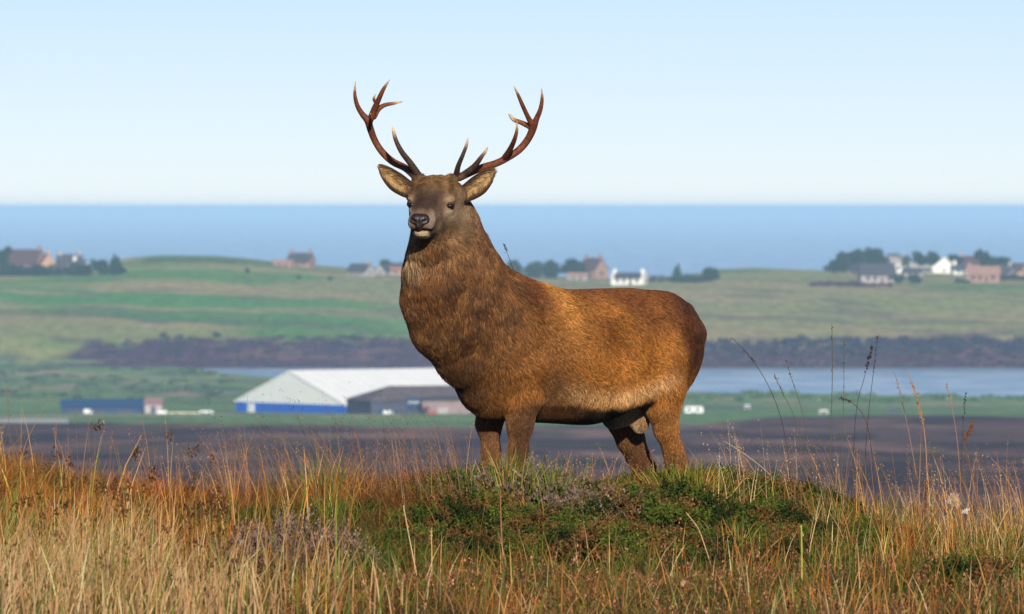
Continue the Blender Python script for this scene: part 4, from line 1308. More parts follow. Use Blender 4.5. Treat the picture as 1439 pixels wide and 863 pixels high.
    left = [
        ('b', [(584, 248, 5.6, 0), (569.7, 236.3, 5, .05), (553, 228, 5, .10), (539, 215.9, 4.8, .13), (528, 200.1, 4.6, .14), (520.6, 181.6, 4.9, .12), (516.5, 169, 5.0, .10), (509.5, 161, 4.0, .09), (502, 148.2, 3.2, .07), (498.9, 135.2, 2.5, .05), (499.6, 113.5, .5, .02)]),
        ('c', [(519.5, 171, 4.6, .10), (525.2, 155.6, 4.4, .08), (531.7, 140.8, 3.6, .05), (539.1, 125, 2.6, .02), (547.9, 111.5, .5, -.02)]),
        ('c', [(526, 165, 3.2, .10), (532.6, 152.5, 3.6, .11), (540, 148, 3, .12), (553, 145.4, 2.2, .13), (567.5, 142.4, .6, .14)]),
        ('c', [(529, 146, 2.6, .08), (525.4, 139, 2.0, .13), (528, 132.0, .7, .16)]),
        ('c', [(520.5, 175, 3.0, .07), (520.8, 169, 2.4, .01), (520.6, 160, .9, -.06)]),
        ('g', [(588.3, 247, 5.2, 0), (577, 229.8, 4.4, -.04), (564.2, 213, 3.7, -.08), (556.8, 198.3, 3, -.10), (553, 185.3, 2.2, -.11), (551.4, 177, .5, -.11)])]
    right = [
        ('b', [(645, 249.5, 5.6, 0), (660, 242.9, 5.2, .03), (679, 235, 5, .07), (696.4, 229.9, 5, .10), (713.8, 221.2, 5, .12), (731.2, 209, 5, .13), (743.3, 193.4, 5, .12), (749.4, 179.5, 5.2, .10), (753.8, 167.3, 4, .08), (759, 155.2, 3.2, .06), (761.6, 141.3, 2.5, .04), (761, 122.5, .5, .01)]),
        ('c', [(748, 176, 4.4, .10), (741.6, 163.9, 3.3, .07), (734.7, 149, 2.9, .04), (727.7, 132.6, 2.1, .01), (722, 120.4, .5, -.02)]),
        ('c', [(745.5, 178.5, 4, .11), (732.9, 172.5, 3.3, .12), (720.8, 167.3, 2.6, .13), (716.4, 162, 1.7, .13), (714, 160, .6, .13)]),
        ('c', [(709, 222.5, 4.6, .11), (717.3, 209, 3.8, .04), (723.4, 195, 3, -.02), (726.3, 183, 2.1, -.05), (726.3, 169.5, .5, -.07)]),
        ('g', [(641, 247.5, 4.6, 0), (643.5, 235, 3.6, -.05), (650.4, 217.7, 2.8, -.10), (655.6, 203.8, 2.1, -.12), (658, 192, .5, -.13)]),
        ('g', [(651, 246, 4.6, .01), (666.9, 233.4, 4, -.03), (677.3, 219.5, 2.8, -.07), (682.5, 212.5, 2, -.08), (685.9, 206, .5, -.09)])]
    for arr in (left, right):
        segs, allp = [], []
        for kind, pl in arr:
            q = np.array(pl, float)
            t0 = np.concatenate(([0], np.cumsum(np.hypot(*np.diff(q[:, :2], axis=0).T))))
            tn = np.linspace(0, t0[-1], 4 * len(pl))
            q = np.stack([sinterp2(tn, t0, q[:, i]) for i in range(4)], -1)
            pts = [to_local(P(a1, b1, YA + dy)) for a1, b1, r, dy in q]
            rs = [max(r, 0.5) / 350.0 for a1, b1, r, dy in q]
            ln = np.concatenate(([0], np.cumsum([np.linalg.norm(pts[i + 1] - pts[i]) for i in range(len(pts) - 1)])))
            rem = ln[-1] - ln
            for i in range(len(pts) - 1):
                segs.append((pts[i], pts[i + 1], rs[i], rs[i + 1], kind, rem[i], rem[i + 1]))
            allp += pts
        allp = np.array(allp)
        sa = SDF(allp.min(0) - 0.03, allp.max(0) + 0.03, 0.0028)
        for p1, p2, ra, rb, *_ in segs:
            sa.cone(p1, p2, ra, max(rb, 0.0016), 0.0012)
        v, f = sa.mesh()
        best = np.full(len(v), 9.0); col = np.zeros((len(v), 3))
        for p1, p2, ra, rb, kind, q1, q2 in segs:
            dv = p2 - p1
            tt = np.clip(((v - p1) @ dv) / (dv @ dv), 0, 1)
            ds = np.linalg.norm(v - p1 - tt[:, None] * dv, axis=1) - (ra + (rb - ra) * tt)
            rem = q1 + (q2 - q1) * tt
            cb = np.array((0.060, 0.034, 0.024)) if kind == 'g' else np.array((0.135, 0.036, 0.012))
            cl = mixc(np.tile(cb, (len(v), 1)), np.array((0.20, 0.060, 0.015)) if kind != 'g' else np.array((0.09, 0.05, 0.035)), sstep(0.10, 0.04, rem))
            cl = mixc(cl, np.array((0.62, 0.42, 0.24)), sstep(0.055, 0.012, rem))
            m = ds < best
            best[m] = ds[m]; col[m] = cl[m]
        hb = to_head(v)
        col = mixc(col, np.array((0.060, 0.034, 0.022)), sstep(0.19, 0.11, np.linalg.norm(hb - np.array((-0.06, 0, 0.06)), axis=1)) * 0.8)
        n1 = fbm(v * np.array((1, 1, 0.5)), 55.0, 2)
        col = col * (0.72 + 0.56 * n1)[:, None]
        lm('antler', v, f, am, col)
    # ---- hooves
    hm = material('hoof_horn', (0.018, 0.014, 0.012), rough=0.5)
    for px, py, lt in ((719, 792, .12), (686, 792, -.115), (935, 795, .125), (889, 795, -.125)):
        hs = SDF(D(px, py, lt) - 0.10, D(px, py, lt) + 0.10, 0.004)
        for sg in (1, -1):
            c0 = D(px, py, lt) + np.array((0.012, 0.017 * sg, -0.006))
            hs.cone(c0 + np.array((-0.02, 0, 0.012)), c0 + np.array((0.035, -0.004 * sg, -0.006)), 0.022, 0.013, 0.006)
        v, f = hs.mesh()
        lm('hoof', v, f, hm)
    return root
NFUR = 340000
stag()
# ------------------------------------------------------------------ the near mound and what grows on it
BANK = [(-2500, .34), (-400, .36), (0, .36), (60, .33), (150, .28), (230, .245), (340, .245), (450, .26), (560, .245), (640, .245), (720, .27), (830, .275),
        (900, .29), (980, .28), (1060, .24), (1120, .215), (1180, .16), (1280, .125), (1439, .13), (2000, .15), (3500, .15)]
def ground_z(x, Y):
    """Height of the near ground above the sea."""
    x = np.asarray(x, float); Y = np.asarray(Y, float)
    px = 719.5 + x / 28.3 / KPX
    q = np.stack([x, Y, 0 * x], -1)
    n = (fbm(q, 1.3, 3) - 0.5) * 0.10 + (fbm(q, 5.0, 2, 7.0) - 0.5) * 0.03
    z = -1.345 - 0.004 * (26 - np.minimum(Y, 26)) + (interp(px, BANK) - 0.085) * sstep(25.9, 28.3, Y) + n * (1 - sstep(28.6, 29.4, Y))
    back = -1.435 - 0.05 * np.maximum(Y - 29.9, 0) * (Y < 31) - (0.055 + 0.06 * np.maximum(Y - 31, 0)) * (Y >= 31)
    w = sstep(28.55, 29.6, Y)
    return ZC + z * (1 - w) + back * w

def build_ground():
    ys = np.concatenate([np.linspace(10, 21, 24)[:-1], np.linspace(21, 32, 150)[:-1], np.linspace(32, 62, 30)])
    xs = np.concatenate([np.linspace(-14, -3.6, 24)[:-1], np.linspace(-3.6, 3.6, 190)[:-1], np.linspace(3.6, 14, 24)])
    Yg, Xg = np.meshgrid(ys, xs, indexing='ij')
    z = ground_z(Xg.ravel(), Yg.ravel())
    V = np.stack([Xg.ravel(), Yg.ravel(), z], -1)
    ny, nx = Yg.shape
    I = np.arange(ny * nx).reshape(ny, nx)
    F = np.stack([I[:-1, :-1], I[:-1, 1:], I[1:, 1:], I[1:, :-1]], -1).reshape(-1, 4)
    n = fbm(V, 3.0, 3)
    c = mixc(np.tile(np.array((0.060, 0.038, 0.018)), (len(V), 1)), np.array((0.035, 0.045, 0.012)), sstep(0.4, 0.6, n))
    tag(np_mesh('ground', V, F, material('peat_ground', rough=1.0, spec=0.05, attr=True, noise=(30, 0.5), bump=(40, 0.02)), cols=c), None, None, None, 'structure')
build_ground()

blade_m = material('grass_blade', rough=0.6, spec=0.2, attr=True, transl=0.25)
stem_m = material('dry_stem', rough=0.7, spec=0.15, attr=True)
leafy_m = material('heather_leaf', rough=0.75, spec=0.15, attr=True, transl=0.12)

def blades(root, h, w, lean, bend, c0, c1, r, flatten=0.0, segs=3):
    """Ribbon blades: root (n,3), height, width, lean (n,2) tip offset, bend exponent, colours root to tip."""
    n = len(root)
    an = r.uniform(-1.1, 1.1, n)
    wd = np.stack([np.cos(an), np.sin(an), np.zeros(n)], -1)
    V, C = [], []
    for i in range(segs + 1):
        t = i / segs
        off = np.stack([lean[:, 0] * t ** bend, lean[:, 1] * t ** bend, h * (t - 0.22 * t ** 3 * np.minimum(np.hypot(lean[:, 0], lean[:, 1]) / np.maximum(h, 1e-3), 1.5))], -1)
        ww = (w * (1 - 0.95 * t ** 1.6))[:, None] * 0.5
        ctr = root + off
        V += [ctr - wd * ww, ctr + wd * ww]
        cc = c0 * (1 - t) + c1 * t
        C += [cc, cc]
    k = 2 * (segs + 1)
    V = np.stack(V, 1).reshape(-1, 3); C = np.stack(C, 1).reshape(-1, 3)
    b = np.arange(n)[:, None] * k
    F = np.concatenate([np.concatenate([b + 2 * i, b + 2 * i + 1, b + 2 * i + 3, b + 2 * i + 2], 1) for i in range(segs)])
    return V, F, C
def grains(p, s, col, r):
    """Small crossed diamonds, used for seed heads, florets and tiny leaves."""
    n = len(p)
    V, F = [], []
    for _ in range(2):
        a = r.normal(size=(n, 3)); a[:, 2] = np.abs(a[:, 2]) + 0.8; a /= np.linalg.norm(a, axis=1, keepdims=True)
        b = np.cross(a, r.normal(size=(n, 3))); b /= np.linalg.norm(b, axis=1, keepdims=True)
        V.append(np.stack([p - a * s[:, None], p + b * s[:, None] * 0.5, p + a * s[:, None], p - b * s[:, None] * 0.5], 1).reshape(-1, 3))
    V = np.concatenate(V)
    F = np.arange(8 * n).reshape(-1, 4)
    C = np.concatenate([np.repeat(col, 4, 0)] * 2)
    return V, F, C
def merge(parts):
    V, F, C, o = [], [], [], 0
    for v, f, c in parts:
        V.append(v); F.append(f + o); C.append(c); o += len(v)
    return np.concatenate(V), np.concatenate(F), np.concatenate(C)
def pick(cols, n, r, p=None, var=0.25):
    cols = np.array(cols)
    c = cols[r.choice(len(cols), n, p=p)]
    return np.clip(c * r.lognormal(0, var, n)[:, None], 0.004, 0.8)

STRAW = (0.55, 0.275, 0.072); TAN = (0.40, 0.175, 0.046); PALE = (0.58, 0.40, 0.20); RUST = (0.34, 0.080, 0.014); ORNG = (0.46, 0.16, 0.022); OLIVE = (0.15, 0.125, 0.020)
GREEN = (0.075, 0.125, 0.013); LIME = (0.155, 0.205, 0.022); DKGR = (0.030, 0.060, 0.010); PINK = (0.36, 0.15, 0.09); BROWN = (0.085, 0.040, 0.017)

def scatter(n, x0, x1, y0, y1, r):
    x = r.uniform(x0, x1, n); Y = r.uniform(y0, y1, n)
    return x, Y, 719.5 + x / Y / KPX
def field(name, n, region, wfun, hfun, width, leanamp, cfun, seed, leanbias=(0.0, 0.0), tip=1.25, bend=1.7, label=None):
    r = np.random.default_rng(seed)
    x, Y, px = scatter(n, *region, r)
    keep = r.random(n) < wfun(px, Y, x)
    x, Y, px = x[keep], Y[keep], px[keep]
    m = len(x)
    root = np.stack([x, Y, ground_z(x, Y) - 0.01], -1)
    h = hfun(px, Y, r, m)
    lean = np.stack([r.normal(leanbias[0], leanamp, m) * h, r.normal(leanbias[1], leanamp, m) * h], -1)
    c0, c1 = cfun(px, Y, x, r, m)
    w = width * r.uniform(0.6, 1.4, m)
    return blades(root, h, w, lean, bend, c0, c1, r)

X0, X1 = -3.1, 3.1
def zone(px, a, b, s=60.0):
    return sstep(a - s, a + s, px) * sstep(b + s, b - s, px)
def bushzone(px, Y):
    return zone(px, 565, 1135, 45) * sstep(26.4, 26.8, Y) * sstep(28.75, 28.45, Y)

def near_grass():
    def patch(x, Y, f, off):
        return fbm(np.stack([x, Y, 0 * x], -1), f, 2, off)
    parts = []
    # short sward, everywhere
    def c_sward(px, Y, x, r, m):
        a = patch(x, Y, 2.2, 3.0); b = patch(x, Y, 3.3, 13.0)
        c = pick([TAN, OLIVE, ORNG, BROWN], m, r)
        c = mixc(c, pick([RUST, ORNG, RUST, BROWN], m, r), sstep(0.34, 0.48, a) * zone(px, -400, 650))
        c = mixc(c, pick([GREEN, OLIVE, DKGR], m, r), sstep(0.46, 0.56, b) * (0.35 + 0.65 * zone(px, 640, 1700)))
        c = mixc(c, pick([PINK, (0.30, 0.13, 0.06), TAN], m, r), sstep(0.42, 0.55, a) * sstep(26.6, 25.8, Y) * zone(px, 520, 1700) * 0.9)
        c = mixc(c, pick([BROWN, DKGR, (0.07, 0.035, 0.015), (0.03, 0.03, 0.008)], m, r), sstep(0.44, 0.58, patch(x, Y, 3.6, 53.0)) * 0.85)
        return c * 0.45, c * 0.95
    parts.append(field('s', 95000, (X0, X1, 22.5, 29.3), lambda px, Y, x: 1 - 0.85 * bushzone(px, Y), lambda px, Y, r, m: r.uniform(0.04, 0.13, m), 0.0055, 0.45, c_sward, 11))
    # rusty moor grass on the left and middle crest
    def c_rust(px, Y, x, r, m):
        a = patch(x, Y, 2.0, 23.0)
        c = pick([RUST, ORNG, RUST, TAN], m, r, var=0.32)
        c = mixc(c, pick([ORNG, TAN, OLIVE], m, r), sstep(0.48, 0.6, a))
        c = mixc(c, pick([OLIVE, GREEN, DKGR], m, r), sstep(0.44, 0.58, patch(x, Y, 1.9, 33.0)) * zone(px, 240, 660, 60))
        c = mixc(c, pick([BROWN, (0.10, 0.035, 0.012)], m, r), sstep(0.50, 0.62, patch(x, Y, 4.2, 93.0)) * 0.7)
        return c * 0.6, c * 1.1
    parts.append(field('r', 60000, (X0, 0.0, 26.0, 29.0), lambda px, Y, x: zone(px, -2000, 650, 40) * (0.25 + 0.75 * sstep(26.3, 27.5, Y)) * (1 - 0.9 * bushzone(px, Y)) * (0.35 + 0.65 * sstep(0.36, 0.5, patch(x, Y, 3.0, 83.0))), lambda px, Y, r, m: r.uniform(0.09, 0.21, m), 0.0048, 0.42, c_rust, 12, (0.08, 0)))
    v, f, c = merge(parts)
    o = np_mesh('moor_grass', v, f, blade_m, None, c); tag(o, 'short rusty and green moor grass covering the mound', None, None, 'stuff')
    parts = []
    # tall straw and rushes, thick at the left front
    def c_straw(px, Y, x, r, m):
        c = pick([STRAW, TAN, PALE, ORNG, STRAW], m, r, var=0.3)
        c = mixc(c, pick([PALE, (0.55, 0.36, 0.22), (0.48, 0.27, 0.14)], m, r, var=0.3), sstep(25.6, 24.2, Y) * 0.62)
        c = mixc(c, pick([BROWN, OLIVE, ORNG], m, r), sstep(0.50, 0.62, patch(x, Y, 4.0, 143.0)) * 0.5)
        c = mixc(c, pick([GREEN, LIME, OLIVE], m, r), (r.random(m) < 0.22) * 1.0)
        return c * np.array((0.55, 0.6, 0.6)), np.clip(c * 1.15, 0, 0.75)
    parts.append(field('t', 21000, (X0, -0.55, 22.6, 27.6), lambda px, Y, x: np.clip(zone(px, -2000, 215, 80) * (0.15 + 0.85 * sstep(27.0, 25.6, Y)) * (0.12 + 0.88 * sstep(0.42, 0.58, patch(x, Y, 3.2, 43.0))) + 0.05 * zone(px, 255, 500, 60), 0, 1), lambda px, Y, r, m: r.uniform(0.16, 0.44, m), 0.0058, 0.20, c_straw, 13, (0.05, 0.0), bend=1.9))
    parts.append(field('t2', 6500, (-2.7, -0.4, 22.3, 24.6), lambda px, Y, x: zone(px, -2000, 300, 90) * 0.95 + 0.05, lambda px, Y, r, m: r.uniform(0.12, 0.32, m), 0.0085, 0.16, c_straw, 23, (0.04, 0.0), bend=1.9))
    parts.append(field('b', 900, (X0, -0.2, 22.8, 27.8), lambda px, Y, x: zone(px, -2000, 420, 80), lambda px, Y, r, m: r.uniform(0.14, 0.34, m), 0.0055, 0.75, c_straw, 33, (0.05, 0.0), bend=1.2))
    # scattered straw over the middle and right
    def c_mid(px, Y, x, r, m):
        c = pick([STRAW, TAN, ORNG, OLIVE, PALE], m, r, var=0.3)
        c = mixc(c, pick([OLIVE, GREEN, LIME], m, r), (r.random(m) < 0.3) * 1.0)
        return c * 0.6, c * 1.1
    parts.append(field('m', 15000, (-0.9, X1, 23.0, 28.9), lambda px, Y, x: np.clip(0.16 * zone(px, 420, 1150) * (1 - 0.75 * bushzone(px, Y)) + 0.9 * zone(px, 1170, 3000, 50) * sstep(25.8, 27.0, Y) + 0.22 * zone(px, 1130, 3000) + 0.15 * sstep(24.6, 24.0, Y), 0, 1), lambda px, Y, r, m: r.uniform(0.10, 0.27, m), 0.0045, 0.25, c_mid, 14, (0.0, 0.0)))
    # mats of spent heather flowers along the bottom of the picture
    r = np.random.default_rng(61)
    x = r.uniform(-1.2, X1, 15000); Y = r.uniform(23.2, 27.0, 15000); px = 719.5 + x / Y / KPX
    kp = r.random(15000) < np.clip(sstep(0.42, 0.56, patch(x, Y, 2.4, 73.0)) * zone(px, 480, 3000, 80) * (0.55 + 0.45 * sstep(26.6, 25.6, Y)), 0, 1)
    x, Y = x[kp], Y[kp]; m = len(x)
    rt = np.stack([x, Y, ground_z(x, Y)], -1)
    hh = r.uniform(0.05, 0.13, m)
    ax = np.stack([r.normal(0, 0.25, m), r.normal(0, 0.25, m), np.ones(m)], -1) * hh[:, None]
    t = r.uniform(0.35, 1.0, (m, 7))
    p = rt[:, None] + ax[:, None] * t[..., None] + r.normal(0, 0.004, (m, 7, 3))
    cc = pick([PINK, (0.30, 0.12, 0.06), (0.22, 0.09, 0.04), (0.14, 0.065, 0.03), OLIVE, (0.09, 0.09, 0.02), (0.05, 0.07, 0.012)], m, r, var=0.35)
    cc = mixc(cc, pick([DKGR, (0.05, 0.06, 0.012), BROWN], m, r), sstep(0.48, 0.60, fbm(np.stack([x, Y, 0 * x], -1), 3.4, 2, 97.0)) * 0.8)
    flowers = [grains(p.reshape(-1, 3), r.uniform(0.003, 0.0075, m * 7), np.repeat(cc, 7, 0), r), blades(rt, hh, np.full(m, 0.003), ax[:, :2], 1.0, cc * 0.4, cc * 0.6, r)]
    v, f, c = merge(flowers)
    o = np_mesh('spent_heather', v, f, stem_m, None, c); tag(o, 'low mat of spent pinkish heather in the foreground', None, None, 'stuff')
    v, f, c = merge(parts)
    o = np_mesh('straw_grass', v, f, blade_m, None, c); tag(o, 'tall straw coloured grass and rushes in front of the mound', None, None, 'stuff')

    # thin flowering stems in a haze along the crest: stem and open panicle
    r = np.random.default_rng(15)
    parts = []
    def stems(n, pxr, Yr, hr, cols, lean, pan, seed, wid=0.0016):
        r = np.random.default_rng(seed)
        Y = r.uniform(*Yr, n); px = r.uniform(*pxr, n)
        x = (px - 719.5) * KPX * Y
        root = np.stack([x, Y, ground_z(x, Y)], -1)
        h = r.uniform(*hr, n)
        ln = np.stack([r.normal(lean, 0.16, n) * h, r.normal(0, 0.1, n) * h], -1)
        c = pick(cols, n, r)
        parts.append(blades(root, h, np.full(n, wid * 1.5), ln, 2.0, c, c, r, segs=4))
        if pan:
            k = 9
            t = r.uniform(0.66, 1.0, (n, k))
            off = np.stack([ln[:, :1] * t ** 2, ln[:, 1:] * t ** 2, h[:, None] * t], -1)
            p = root[:, None] + off + r.normal(0, 0.006, (n, k, 3)) * (1.25 - t)[..., None] * 2.2
            parts.append(grains(p.reshape(-1, 3), r.uniform(0.0016, 0.0034, n * k), np.repeat(c * 0.9, k, 0), r))
    stems(520, (300, 665), (27.8, 28.9), (0.16, 0.40), [(0.22, 0.12, 0.07), (0.13, 0.07, 0.06), TAN, (0.3, 0.17, 0.10)], -0.22, True, 16)
    stems(60, (330, 660), (28.0, 28.9), (0.38, 0.52), [(0.07, 0.04, 0.045), (0.14, 0.08, 0.06)], -0.30, True, 17)
    stems(330, (1000, 1500), (27.6, 28.9), (0.16, 0.40), [TAN, (0.22, 0.12, 0.07), PALE, (0.25, 0.12, 0.07)], -0.18, True, 18)
    stems(70, (1150, 1520), (27.6, 28.9), (0.30, 0.46), [TAN, (0.12, 0.07, 0.05), STRAW], -0.12, True, 19, 0.0022)
    stems(130, (-80, 340), (26.5, 28.9), (0.25, 0.46), [STRAW, TAN, (0.2, 0.11, 0.07)], -0.06, True, 20, 0.002)
    stems(120, (760, 1000), (28.3, 29.0), (0.08, 0.24), [TAN, STRAW, (0.22, 0.12, 0.07)], 0.05, True, 21)
    stems(60, (930, 1020), (28.6, 29.2), (0.12, 0.28), [PINK, (0.3, 0.15, 0.09)], -0.35, True, 22)
    v, f, c = merge(parts)
    o = np_mesh('flowering_grass', v, f, stem_m, None, c); tag(o, 'haze of fine flowering grass stems along the crest', None, None, 'stuff')
    # rush flowers: brown tufts held on the left-hand rushes
    r = np.random.default_rng(24)
    n = 150
    Y = r.uniform(23.2, 27.2, n); px = r.uniform(-60, 330, n); x = (px - 719.5) * KPX * Y
    z = ground_z(x, Y) + r.uniform(0.16, 0.46, n)
    ctr = np.stack([x, Y, z], -1)
    k = 12
    p = ctr[:, None] + r.normal(0, 1, (n, k, 3)) * np.array((0.008, 0.008, 0.011))
    g1 = grains(p.reshape(-1, 3), r.uniform(0.004, 0.009, n * k), pick([(0.075, 0.030, 0.012), (0.11, 0.045, 0.016)], n * k, r), r)
    rt = np.stack([x, Y, ground_z(x, Y)], -1)
    hh = z - rt[:, 2]
    cc = pick([OLIVE, TAN, GREEN], n, r)
    g2 = blades(rt, hh, np.full(n, 0.003), np.zeros((n, 2)), 2.0, cc, cc, r)
    v, f, c = merge([g1, g2])
    o = np_mesh('rush_flowers', v, f, stem_m, None, c); tag(o, 'small brown flower tufts on the rushes at the left', None, None, 'stuff')
near_grass()

# ---- heather bushes on the bank: leafy shoots over woody twigs
def heather_mesh(seed, dead):
    r = np.random.default_rng(seed)
    n = 1700 if not dead else 420
    # shoots rise from a bumpy dome
    a = r.uniform(0, 2 * math.pi, n); q = np.sqrt(r.random(n))
    x, y = q * np.cos(a), q * np.sin(a)
    bump = fbm(np.stack([x, y, 0 * x + seed], -1), 2.6, 3)
    top = np.sqrt(np.maximum(1 - q ** 2 * 0.9, 0)) * (0.55 + 0.8 * bump)
    z = top * np.sqrt(r.uniform(0.15, 1.0, n))
    base = np.stack([x * 0.30, y * 0.26, z * 0.21], -1)
    out = np.stack([x * 0.5, y * 0.5, 0.9 + 0 * x], -1) + r.normal(0, 0.33, (n, 3))
    out /= np.linalg.norm(out, axis=1, keepdims=True)
    ln = r.uniform(0.030, 0.075, n)
    k = 7
    t = (np.arange(k) + 0.5) / k
    p = base[:, None] + out[:, None] * (ln[:, None] * t)[..., None] + r.normal(0, 0.0028, (n, k, 3))
    dk = np.array((0.014, 0.028, 0.005)); lt = np.array((0.085, 0.115, 0.015)); br = np.array((0.19, 0.085, 0.030)); gy = np.array((0.20, 0.15, 0.13))
    hue = fbm(base, 9.0, 2, seed * 3.1)
    c = mixc(np.tile(dk, (n, 1)), lt, sstep(0.36, 0.62, hue))
    c = mixc(c, br, sstep(0.53, 0.63, fbm(base, 11.0, 2, seed * 5.7)) * 0.85)
    if dead: c = mixc(np.tile(gy, (n, 1)), br, r.random(n) * 0.6)
    c = c * r.lognormal(0, 0.25, n)[:, None]
    cc = np.repeat(c[:, None] * (0.75 + 0.45 * t)[None, :, None], 1, 0).reshape(-1, 3)
    leaf = grains(p.reshape(-1, 3), np.tile(0.0075 * (1.15 - 0.5 * t), n) * r.uniform(0.7, 1.3, n * k), cc, r)
    m = 160 if not dead else 900
    a = r.uniform(0, 2 * math.pi, m); q = np.sqrt(r.random(m)) * 0.97
    tip = np.stack([q * np.cos(a) * 0.29, q * np.sin(a) * 0.25, (0.25 + 0.75 * np.sqrt(np.maximum(1 - q ** 2, 0)) * r.uniform(0.5, 1.1, m)) * 0.20], -1)
    rt = tip * np.array((0.35, 0.35, 0.0)) - np.array((0, 0, 0.03))
    tw = blades(rt, tip[:, 2] + 0.03, np.full(m, 0.0042 if not dead else 0.0034), (tip - rt)[:, :2], 1.3, pick([(0.10, 0.065, 0.05)], m, r), pick([(0.14, 0.09, 0.07), (0.20, 0.15, 0.13)], m, r), r)
    return leaf, tw
def heather():
    lib = {}
    spots = [  # px, Y, scale x, scale z, variant, label
        (590, 28.00, 0.8, 0.95, 0, 'dark heather bush at the left foot of the bank below the foreleg', 0),
        (640, 28.30, 1.0, 1.15, 1, 'dark green heather bush on the bank just left of the forelegs', 0),
        (690, 28.15, 0.9, 1.10, 2, 'dark green heather bush directly below the forelegs', 0),
        (752, 28.10, 1.0, 1.20, 4, 'grey brown dead heather clump between the forelegs and hind legs', 1),
        (800, 28.35, 0.8, 1.00, 5, 'smaller grey dead heather clump under the belly of the stag', 1),
        (850, 28.15, 1.0, 0.80, 3, 'green heather bush left of the hind hooves on the bank top', 0),
        (905, 28.15, 1.0, 0.80, 0, 'green heather bush right under the hind legs', 0),
        (965, 28.20, 1.1, 1.20, 1, 'mid green heather bush right of the hind legs on the bank top', 0),
        (1030, 28.20, 1.1, 1.0, 2, 'broad dark heather bush on the crest right of the stag', 0),
        (1092, 28.15, 1.1, 0.95, 3, 'dark rounded heather bush ending the crest on the right', 0),
        (1130, 27.95, 0.7, 0.90, 0, 'small heather bush on the slope at the right end of the bank', 0),
        (610, 27.45, 0.9, 0.9, 3, 'low dark heather bush in the front row, leftmost on the bank face', 0),
        (668, 27.40, 1.0, 1.0, 0, 'dark heather bush in the front row below the foreleg tufts', 0),
        (735, 27.35, 0.9, 0.8, 1, 'low heather bush in front of the grey brown dead clump', 0),
        (800, 27.40, 1.0, 1.0, 2, 'heather bush in the front row below the belly', 0),
        (862, 27.45, 1.0, 1.0, 4, 'dead twiggy heather clump in the front row left of the shaded hollow', 1),
        (915, 27.45, 1.1, 1.0, 3, 'dark heather bush in the front row beside the shaded hollow', 0),
        (985, 27.45, 1.0, 0.9, 0, 'dark heather bush in the front row right of the shaded hollow', 0),
        (1050, 27.50, 0.9, 0.8, 1, 'low heather bush in the front row near the right end', 0),
        (550, 27.5, 0.7, 0.8, 2, 'small dark heather bush furthest left at the end of the bank', 0),
        (560, 26.95, 0.9, 0.8, 1, 'low heather bush at the left foot of the bank, in front of all others there', 0),
        (700, 26.90, 0.9, 0.8, 0, 'low dark heather bush in the lowest row under the reddish straw', 0),
        (845, 26.90, 1.0, 0.9, 2, 'low dark heather bush in the lowest row at the middle of the bank', 0),
        (950, 26.95, 0.9, 0.8, 1, 'low heather bush in the lowest row beside the bent arching straw', 0),
        (1140, 27.10, 0.8, 0.8, 3, 'lone heather bush in the lowest row at the right end', 0),
        (1410, 25.60, 1.2, 1.2, 2, 'dark green heather bush in the right front corner', 0),
        (1330, 25.90, 0.8, 0.7, 3, 'small green heather bush left of the right front corner', 0),
        (805, 25.80, 0.8, 0.6, 0, 'small low green heather bush at the bottom centre of the grass', 0),
        (490, 27.6, 0.8, 0.8, 3, 'low dark heather patch among the grass left of the bank', 0),
        (1195, 27.5, 0.8, 0.8, 2, 'low dark heather patch on the slope right of the bank', 0),
        (1255, 27.0, 0.7, 0.7, 0, 'small heather patch on the right slope amid straw', 0),
        (402, 26.40, 1.1, 1.5, 5, 'grey brown dead heather clump among the straw at the left', 1),
        (372, 27.50, 0.9, 0.8, 1, 'brownish green heather bush on the rusty crest at the left', 0),
        (35, 28.40, 0.9, 0.9, 3, 'dark heather bush on the crest at the far left', 0),
    ]
    for px, Y, sx, sz, var, label, dead in spots:
        if var not in lib:
            leaf, tw = heather_mesh(100 + var, dead)
            a = np_mesh('foliage', *leaf[:2], leafy_m, None, leaf[2], smooth=False)
            b = np_mesh('twigs', *tw[:2], stem_m, None, tw[2])
            lib[var] = (a.data, b.data)
            bpy.data.objects.remove(a); bpy.data.objects.remove(b)
        x = (px - 719.5) * KPX * Y
        root = empty('heather_bush', (x, Y, float(ground_z(np.array([x]), np.array([Y]))[0]) - 0.02), label, 'heather', 'heather bushes on the mound')
        root.rotation_euler = (0, 0, R((px * 37) % 50 - 25)); root.scale = (sx, sx, sz * 0.66 * (0.8 + 0.45 * ((px * 53) % 97) / 97))
        for nm, me in zip(('foliage', 'twigs'), lib[var]):
            link(bpy.data.objects.new(nm, me), root)
heather()

# ---- bright tufts and single stems that stand out
def tuft(px, Y, n, h, spread, cols, label, lean=0.22, width=0.0055, name='grass_tuft', dark=0.6):
    r = np.random.default_rng(int(px * 3 + n))
    x0 = (px - 719.5) * KPX * Y
    a = r.uniform(0, 2 * math.pi, n); q = np.minimum(np.abs(r.normal(0, 0.5, n)), 1.1) * spread
    x = x0 + q * np.cos(a); yy = Y + q * np.sin(a) * 0.6
    root = np.stack([x, yy, ground_z(x, yy) - 0.01], -1)
    hh = h * r.uniform(0.45, 1.0, n)
    ln = np.stack([((x - x0) / spread * 0.5 + r.normal(0, lean, n)) * hh, r.normal(0, lean, n) * hh], -1)
    c = pick(cols, n, r)
    v, f, c = blades(root, hh, width * r.uniform(0.6, 1.3, n), ln, 1.8, c * dark, np.clip(c * 1.15, 0, 0.8), r, segs=4)
    o0 = np.array((x0, Y, float(ground_z(np.array([x0]), np.array([Y]))[0])))
    tag(np_mesh(name, v, f, blade_m, None, c, origin=o0), label, 'grass tuft', 'bright grass tufts on the mound')
